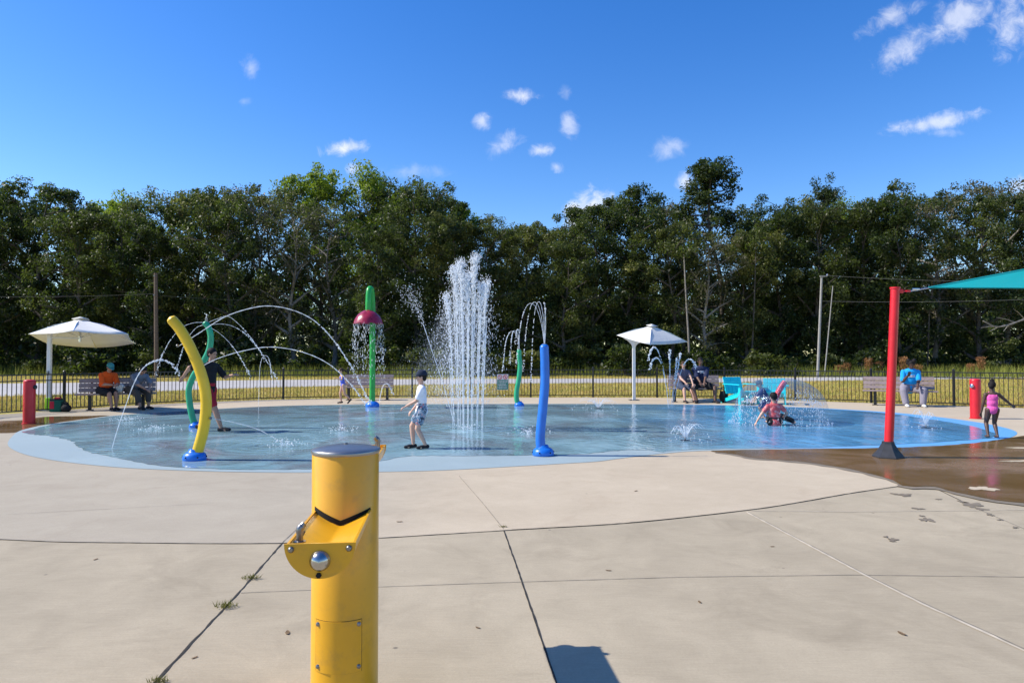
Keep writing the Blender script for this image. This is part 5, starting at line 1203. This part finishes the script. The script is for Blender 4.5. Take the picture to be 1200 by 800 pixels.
# ------------------------------------------------------------------ trees
def leaf_mat(name, c1, c2, c3, trans=.38):
    m = bpy.data.materials.new(name); m.use_nodes = True; t = NT(m.node_tree)
    o = t.n('ShaderNodeOutputMaterial'); p = t.n('ShaderNodeBsdfPrincipled'); tl = t.n('ShaderNodeBsdfTranslucent'); mx = t.n('ShaderNodeMixShader'); mx.inputs[0].default_value = trans
    at = t.n('ShaderNodeAttribute'); at.attribute_name = 'tint'; oi = t.n('ShaderNodeObjectInfo')
    f = t.math('ADD', t.math('MULTIPLY', at.outputs['Fac'], .68), t.math('MULTIPLY', oi.outputs['Random'], .36))
    c = t.ramp(f, [(.08, c1), (.55, c2), (.95, c3)])
    t.set(p.inputs['Base Color'], c); p.inputs['Roughness'].default_value = .46; p.inputs['Specular IOR Level'].default_value = .34
    t.set(tl.inputs[0], t.mix(.5, c, (.15, .23, .02, 1))); t.set(mx.inputs[1], p.outputs[0]); t.set(mx.inputs[2], tl.outputs[0]); t.set(o.inputs[0], mx.outputs[0]); return m
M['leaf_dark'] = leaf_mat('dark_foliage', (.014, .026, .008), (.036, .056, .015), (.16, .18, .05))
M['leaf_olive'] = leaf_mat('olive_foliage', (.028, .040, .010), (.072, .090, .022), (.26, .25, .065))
M['leaf_lime'] = leaf_mat('yellow_green_foliage', (.16, .22, .02), (.28, .38, .03), (.40, .46, .06), .55)
M['leaf_grey'] = leaf_mat('thin_grey_foliage', (.045, .045, .022), (.10, .092, .048), (.19, .155, .085))
M['leaf_pine'] = leaf_mat('pine_foliage', (.012, .024, .008), (.028, .046, .014), (.07, .085, .03), .25)
def leaf_cloud(C, Rd, per, size, up=.35, flat=.75):
    C = np.asarray(C); K = len(C); n = K*per
    ci = np.repeat(np.arange(K), per); d = rng.normal(size=(n, 3)); d /= np.linalg.norm(d, axis=1, keepdims=True)
    rad = rng.random(n)**.45; P = C[ci] + d*(np.asarray(Rd)[ci]*rad)[:, None]*np.array([1, 1, flat])
    nrm = rng.normal(size=(n, 3))*.8 + d*.35 + np.array([0, 0, up]); nrm /= np.linalg.norm(nrm, axis=1, keepdims=True)
    a = np.cross(nrm, rng.normal(size=(n, 3))); a /= np.linalg.norm(a, axis=1, keepdims=True); b = np.cross(nrm, a)
    s = (size*rng.lognormal(0, .35, n))[:, None]; bend = nrm*s*.18
    V = np.stack([P-a*s*.62, P+b*s*.30+bend, P+a*s*.62, P-b*s*.30+bend], 1).reshape(-1, 3)
    tint = np.clip(rng.normal(.42, .17, K)[ci] + rng.normal(0, .16, n), 0, 1)
    return V, np.arange(4*n).reshape(-1, 4), np.repeat(tint, 4)
def leaf_mesh(name, V, F, tint):
    me = np_mesh(name, V, F); at = me.attributes.new('tint', 'FLOAT', 'POINT'); at.data.foreach_set('value', tint.astype(np.float32)); return me
def make_tree(H, Wd, clumps, per, size, base=.1, kind='round'):
    """returns (crown mesh, trunk MB, limb MB)"""
    tr = MB(); x = y = 0; path = []; ln = random.uniform(-.04, .04); ln2 = random.uniform(-.04, .04)
    for i in range(9):
        z = H*.9*i/8; path.append(Vector((ln*z+.25*math.sin(i*.9+ln*90), ln2*z+.25*math.cos(i*1.1), z)))
    r0 = .013*H+.06
    tr.tube(path, [r0*(1-.86*(i/8)**.8)*(1.35 if i == 0 else 1) for i in range(9)], 9)
    lb = MB(); C = []; Rd = []
    def trunk_at(z): i = min(7, int(z/(H*.9)*8)); return path[i].lerp(path[i+1], z/(H*.9)*8-i)
    if kind == 'pine':
        lv = 13
        for i in range(lv):
            z = H*(.30+.62*i/(lv-1)); L = Wd*.5*(1-.75*(i/(lv-1))**1.6)*random.uniform(.6, 1.15); 
            for k in range(random.choice((2, 3, 3, 4))):
                a = i*2.4+k*2.1+random.random(); s = trunk_at(min(z, H*.89)); e = s+Vector((L*math.cos(a), L*math.sin(a), L*random.uniform(.0, .35)))
                lb.tube([s, s.lerp(e, .5)+Vector((0, 0, -.1*L)), e], [.07, .05, .02], 5)
                for q in range(clumps): u = random.uniform(.45, 1.05); C.append(s.lerp(e, u)+Vector((random.gauss(0, .35), random.gauss(0, .35), random.gauss(.15, .2)))); Rd.append(random.uniform(.45, .85))
        for q in range(9): C.append(Vector((random.gauss(0, .6), random.gauss(0, .6), H*random.uniform(.88, .99)))+Vector((path[-1].x, path[-1].y, 0))); Rd.append(random.uniform(.4, .75))
    else:
        nl = int(11+H*.5); zc = H*(.58 if kind != 'tall' else .62)
        for i in range(nl):
            z0 = H*(base+.02+(.82-base)*(i/(nl-1))); a = i*2.399+random.uniform(-.4, .4); s = trunk_at(min(z0, H*.88))
            ze = min(H*.985, z0+random.uniform(.04, .16)*H); q = (ze-zc)/(H*.48 if ze > zc else H*.62); env = math.sqrt(max(.05, 1-q*q))
            L = Wd*.5*env*random.uniform(.62, 1.18); e = Vector((s.x+L*math.cos(a), s.y+L*math.sin(a), ze)); mid = s.lerp(e, .5)+Vector((0, 0, .06*L))
            lb.tube([s, mid, e], [.05+.009*H*(1-i/nl), .035+.004*H*(1-i/nl), .02], 6)
            for k in range(2):
                f = random.uniform(.4, .8); p = s.lerp(e, f); p2 = p+Vector((random.gauss(0, .9), random.gauss(0, .9), random.uniform(.2, 1.4))); lb.tube([p, p.lerp(p2, .5)+Vector((0, 0, .1)), p2], [.035, .025, .012], 5)
                C.append(p2); Rd.append(random.uniform(.55, 1.0))
            m = max(2, int(clumps/nl))
            for k in range(m):
                u = random.uniform(.35, 1.06); sp = .55; C.append(s.lerp(e, u)+Vector((random.gauss(0, sp), random.gauss(0, sp), random.gauss(.1, sp*.8)))); Rd.append(random.uniform(.5, 1.15)*(1.15 if u < .7 else .85))
        for k in range(int(clumps*.14)):
            C.append(Vector((path[-1].x+random.gauss(0, Wd*.13), path[-1].y+random.gauss(0, Wd*.13), H*random.uniform(.84, .97)))); Rd.append(random.uniform(.4, .85))
    V, F, ti = leaf_cloud(np.array([tuple(c) for c in C]), np.array(Rd), per, size, flat=.8)
    k = V[:, 2].reshape(-1, 4).min(1) > .05; F4 = F.reshape(-1, 4)[k]
    return leaf_mesh('crown', V, F4, ti), tr, lb
VAR = {}
def variant(key, lm, bm_, *a, **kw):
    random.seed(hash_key(key)); cr, tr, lb = make_tree(*a, **kw); cr.materials.append(M[lm])
    to = tr.build('trunk', M[bm_], None, True); lo = lb.build('limbs', M[bm_], None, True); VAR[key] = (cr, to.data, lo.data); bpy.data.objects.remove(to); bpy.data.objects.remove(lo)
def hash_key(s): return sum((i+3)*ord(c) for i, c in enumerate(s))
for i in range(5): variant('dark%d' % i, 'leaf_dark', 'bark', 15, (7.6, 8.6, 7.0, 9.2, 8.0)[i], 104, 170, .155, base=.05, kind='tall' if i % 2 else 'round')
for i in range(5): variant('olive%d' % i, 'leaf_olive', 'bark', 15, (7.4, 8.4, 6.6, 8.9, 7.8)[i], 100, 170, .15, base=.08, kind='tall' if i % 2 else 'round')
for i in range(2): variant('lime%d' % i, 'leaf_lime', 'bark', 15, 6.8, 74, 150, .17, base=.3)
for i in range(3): variant('grey%d' % i, 'leaf_grey', 'bark_pale', 15, 7.4, 78, 70, .14, base=.12)
for i in range(2): variant('pine%d' % i, 'leaf_pine', 'bark', 17, 10, 3, 130, .15, kind='pine')
def make_shrub(seed):
    random.seed(seed); C = []; Rd = []; b = MB()
    for i in range(26):
        a = random.random()*6.28; r_ = random.random()**.6*1.5; z = random.uniform(.3, 2.6)*(1-.25*r_/1.5); C.append((r_*math.cos(a), r_*math.sin(a), z)); Rd.append(random.uniform(.3, .7))
        if i % 3 == 0: b.tube([(0, 0, 0), (.4*r_*math.cos(a), .4*r_*math.sin(a), z*.5), (r_*math.cos(a), r_*math.sin(a), z)], [.05, .035, .015], 5)
    V, F, ti = leaf_cloud(np.array(C), np.array(Rd), 85, .19); V[:, 2] = np.maximum(V[:, 2], 0); me = leaf_mesh('foliage', V, F, ti); st = b.build('stems', M['bark'], None, True); d = st.data; bpy.data.objects.remove(st); return me, d
SH = []
for i in range(4):
    me, d = make_shrub(100+i); me.materials.append(M['leaf_dark' if i % 2 else 'leaf_olive']); SH.append((me, d))
def place_tree(key, px, top, Y, label, group, wscale=1.0, rz=None, name='tree'):
    H0 = 17 if key.startswith('pine') else 15
    p = A(px, 437, Y); z = -.09; H_ = A(px, top, Y).z - z; s = H_/(H0*(.985 if key.startswith('pine') else 1.0)); cr, tr, lb = VAR[key]
    t = thing(name, label, 'tree', (p.x, Y, z), random.uniform(0, 6.28) if rz is None else rz, group); w_ = .9*(s**.5*wscale if s < 1 else s*wscale); t.scale = (w_, w_, s)
    for nm, me in (('crown', cr), ('trunk', tr), ('limbs', lb)):
        o = bpy.data.objects.new(nm, me); col.objects.link(o); o.parent = t
    return t
random.seed(21)
GF, GK = 'front row trees at the wood edge', 'taller trees rising behind the front row'
F_ = [('dark0', -70, 240, 60, 'front row tree outside the left edge, behind the left red bollard'), ('dark1', -15, 224, 62, 'dark bushy front row tree at the very left edge of the woods'), ('dark3', 42, 214, 63, 'dark round front row tree above the left parasol'), ('olive2', 88, 246, 60, 'lower dark front row tree just right of the left parasol canopy top'),
  ('olive4', 135, 240, 61, 'olive front row tree left of the brown utility pole'), ('dark2', 176, 254, 59, 'low dark front row tree right behind the brown utility pole'), ('olive1', 226, 220, 62, 'big olive front row tree over the tip of the yellow arch'), ('dark4', 268, 234, 60, 'dark front row tree over the green spray arch'), ('grey0', 300, 214, 63, 'grey thin leaved front row tree, leftmost of the grey ones'),
  ('grey1', 342, 232, 61, 'grey thin leaved front row tree over the peak of the long yellow arch jet'), ('grey2', 392, 236, 62, 'greyish front row tree below the yellow green crowns'), ('dark1', 440, 262, 59, 'dark front row tree behind the red shower dome'), ('dark0', 488, 218, 62, 'very dark front row tree left of the tall fountain'), ('olive0', 530, 250, 61, 'olive front row tree straight behind the tall fountain'),
  ('olive3', 572, 258, 60, 'low olive front row tree just right of the tall fountain'), ('olive2', 618, 258, 62, 'olive front row tree over the blue spray pole'), ('olive4', 660, 278, 60, 'lowest front row tree, under the bright white cloud'), ('dark3', 700, 240, 61, 'dark front row tree left of the white parasol at right'), ('dark2', 738, 218, 63, 'tall dark front row tree over the white parasol at right'), ('olive1', 790, 262, 59, 'olive front row tree over the couple on the bench'),
  ('grey1', 828, 270, 60, 'grey thin leaved front row tree below the tall pine'), ('olive0', 872, 262, 61, 'olive front row tree over the turquoise chairs'), ('dark4', 915, 240, 62, 'dark front row tree left of the slim grey utility pole'), ('olive3', 960, 236, 61, 'olive front row tree behind the slim grey utility pole'), ('olive2', 1010, 232, 62, 'olive front row tree left of the red sail post'), ('dark0', 1056, 228, 60, 'dark front row tree right above the red sail post'),
  ('grey2', 1100, 222, 63, 'grey thin leaved front row tree above the shade sail tip'), ('dark1', 1150, 226, 59, 'dark front row tree over the right red bollard'), ('grey0', 1186, 208, 62, 'grey thin leaved front row tree at the right edge'), ('dark3', 1236, 220, 61, 'dark front row tree outside the right edge'), ('olive1', 1285, 225, 60, 'olive front row tree farthest right, outside the edge')]
for k, px, top, Y, lab in F_: place_tree(k, px, top+random.uniform(-2, 3), Y+random.uniform(-1.2, 1.2), lab, GF)
B_ = [('dark2', 10, 228, 70, 'back row tree at the left edge, between the first dark crowns'), ('dark4', 66, 226, 72, 'back row tree peeping over the left parasol'), ('lime1', 148, 231, 71, 'yellow green back row tree left of the brown utility pole'), ('dark0', 112, 240, 69, 'dark back row tree in the dip right of the left parasol'), ('olive0', 200, 232, 70, 'back row tree left of the yellow arch tip'), ('dark1', 250, 222, 71, 'dark back row tree over the green arch'), ('olive1', 320, 222, 72, 'back row tree among the grey crowns'),
  ('lime0', 374, 198, 72, 'yellow green back row tree, left one of the bright pair'), ('lime1', 428, 198, 73, 'yellow green back row tree, right one of the bright pair'), ('olive3', 465, 216, 70, 'back row tree right of the bright pair'), ('lime0', 536, 238, 74, 'small yellow green crown rising over the tall fountain'), ('dark3', 510, 228, 71, 'dark back row tree left of the small yellow green crown'), ('olive4', 592, 262, 70, 'back row tree in the dip right of the fountain'), ('olive2', 636, 258, 72, 'back row tree over the blue pole'), ('dark1', 676, 262, 70, 'back row tree below the bright white cloud'),
  ('olive1', 715, 234, 71, 'back row tree left of the tall dark crown'), ('olive3', 768, 238, 72, 'back row tree in the gap left of the tall pine'), ('grey0', 805, 236, 70, 'grey back row tree at the left foot of the tall pine'), ('dark4', 888, 244, 71, 'back row tree in the gap right of the tall pine'), ('olive0', 935, 236, 72, 'back row tree between the two pines'), ('lime1', 990, 240, 71, 'yellow green back row tree right of the smaller pine'), ('dark2', 1035, 234, 70, 'back row tree above the red sail post'), ('olive4', 1078, 222, 72, 'back row tree right of the red sail post'), ('grey1', 1140, 207, 70, 'tall grey back row tree over the shade sail'), ('olive2', 1215, 216, 71, 'back row tree at the right edge')]
for k, px, top, Y, lab in B_: place_tree(k, px, top+random.uniform(-2, 2), Y+random.uniform(-1.2, 1.2), lab, GK)
place_tree('pine0', 845, 180, 66, 'tall dark pine standing clear above all other trees', None, 1.3, .4, 'pine_tree'); place_tree('pine1', 968, 210, 68, 'smaller pine right of the tallest one', None, .8, 1.3, 'pine_tree')
# bare slim trunks in front of the dark wood
def slim(label, pxs, Y, r_, m='bark_pale'):
    P = [A(px, py, Y) for px, py in pxs]; P[0].z = -.09; o0 = P[0].copy(); b = MB(); P = catmull([p-o0 for p in P], 5); n = len(P); b.tube(P, [r_*(1-.6*i/n) for i in range(n)], 8); t = thing('slim_tree', label, 'tree', o0); b.build('trunk', M[m], t, True)
    C = np.array([tuple(P[-1]+Vector((random.gauss(0, .7), random.gauss(0, .7), random.gauss(0, .6)))) for k in range(9)]); V, F, ti = leaf_cloud(C, np.full(9, .7), 60, .19); link('crown', leaf_mesh('crown', V, F, ti), M['leaf_olive'], t)
slim('slim curved grey trunk right of the white parasol', [(808, 437), (807, 400), (804, 350), (801, 290)], 57, .10); slim('slim dark trunk behind the turquoise chairs', [(880, 437), (882, 395), (884, 350), (886, 285)], 59, .09, 'bark'); slim('slim dark trunk left of the turquoise shade sail', [(1086, 437), (1088, 400), (1090, 360), (1100, 300)], 59, .08, 'bark')
# dead branch at the right edge
o0 = A(1215, 372, 52); b = MB(); b.tube(catmull([A(1240, 330, 53)-o0, A(1215, 365, 52)-o0, A(1195, 376, 51)-o0, A(1170, 383, 50.5)-o0, A(1152, 376, 50.5)-o0], 4), [.10]*4+[.075]*4+[.06]*4+[.045]*5, 7)
for k, (px, py, qx, qy) in enumerate(((1190, 378, 1168, 372), (1178, 381, 1160, 388), (1168, 383, 1150, 384), (1200, 373, 1188, 362), (1185, 379, 1176, 388))): b.tube([A(px, py, 51)-o0, A((px+qx)/2, (py+qy)/2-1, 50.8)-o0, A(qx, qy, 50.6)-o0], [.045, .03, .015], 5)
P = [A(1240, 330, 53)-o0, A(1246, 390, 53)-o0, A(1247, 437, 53)-o0]; P[-1].z = -.09-o0.z; b.tube(P, [.12, .16, .2], 8)
o = b.build('dead_tree', M['bark_pale'], None, True); o.location = o0; tag(o, 'bare dead tree reaching its pale branch in from the right edge', 'tree')
# bushes along the edge
for i, px in enumerate(range(-40, 1260, 46)):
    px_ = px+random.uniform(-14, 14); Y = 57+random.uniform(-1.5, 2.5); p = A(px_, 437, Y); me, d = SH[i % 4]
    where = 'left of the yellow arch' if px < 190 else 'between yellow arch and tall fountain' if px < 520 else 'between tall fountain and white parasol' if px < 740 else 'between white parasol and red sail post' if px < 1040 else 'right of the red sail post'
    t = thing('bush', 'leafy bush at the wood edge ' + where, 'bush', (p.x, Y, -.09), random.random()*6, 'bushes ' + where); s = random.uniform(.55, 1.25); t.scale = (s*1.15, s*1.15, s)
    for nm, m_ in (('foliage', me), ('stems', d)): o = bpy.data.objects.new(nm, m_); col.objects.link(o); o.parent = t
# the deep wood behind, read as one mass
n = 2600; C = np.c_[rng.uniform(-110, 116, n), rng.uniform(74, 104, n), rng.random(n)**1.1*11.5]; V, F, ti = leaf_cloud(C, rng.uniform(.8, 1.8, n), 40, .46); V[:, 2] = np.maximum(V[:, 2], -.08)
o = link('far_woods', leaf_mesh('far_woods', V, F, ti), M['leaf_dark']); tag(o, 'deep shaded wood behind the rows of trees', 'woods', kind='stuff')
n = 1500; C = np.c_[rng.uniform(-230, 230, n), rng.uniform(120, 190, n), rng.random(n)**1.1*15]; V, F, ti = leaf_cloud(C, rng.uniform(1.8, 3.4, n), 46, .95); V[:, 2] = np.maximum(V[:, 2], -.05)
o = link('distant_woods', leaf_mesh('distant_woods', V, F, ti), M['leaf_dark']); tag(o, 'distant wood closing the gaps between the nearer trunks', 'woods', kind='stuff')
n = 1500; sx_ = np.where(rng.random(n) < .5, -1, 1); C = np.c_[sx_*rng.uniform(66, 165, n)+2, rng.uniform(56, 84, n), 13.5*rng.random(n)**.8]; V, F, ti = leaf_cloud(C, rng.uniform(.8, 1.9, n), 70, .30); V[:, 2] = np.maximum(V[:, 2], -.05)
o = link('outer_woods', leaf_mesh('outer_woods', V, F, ti), M['leaf_olive']); tag(o, 'woods carrying on beyond both edges of the picture', 'woods', kind='stuff')
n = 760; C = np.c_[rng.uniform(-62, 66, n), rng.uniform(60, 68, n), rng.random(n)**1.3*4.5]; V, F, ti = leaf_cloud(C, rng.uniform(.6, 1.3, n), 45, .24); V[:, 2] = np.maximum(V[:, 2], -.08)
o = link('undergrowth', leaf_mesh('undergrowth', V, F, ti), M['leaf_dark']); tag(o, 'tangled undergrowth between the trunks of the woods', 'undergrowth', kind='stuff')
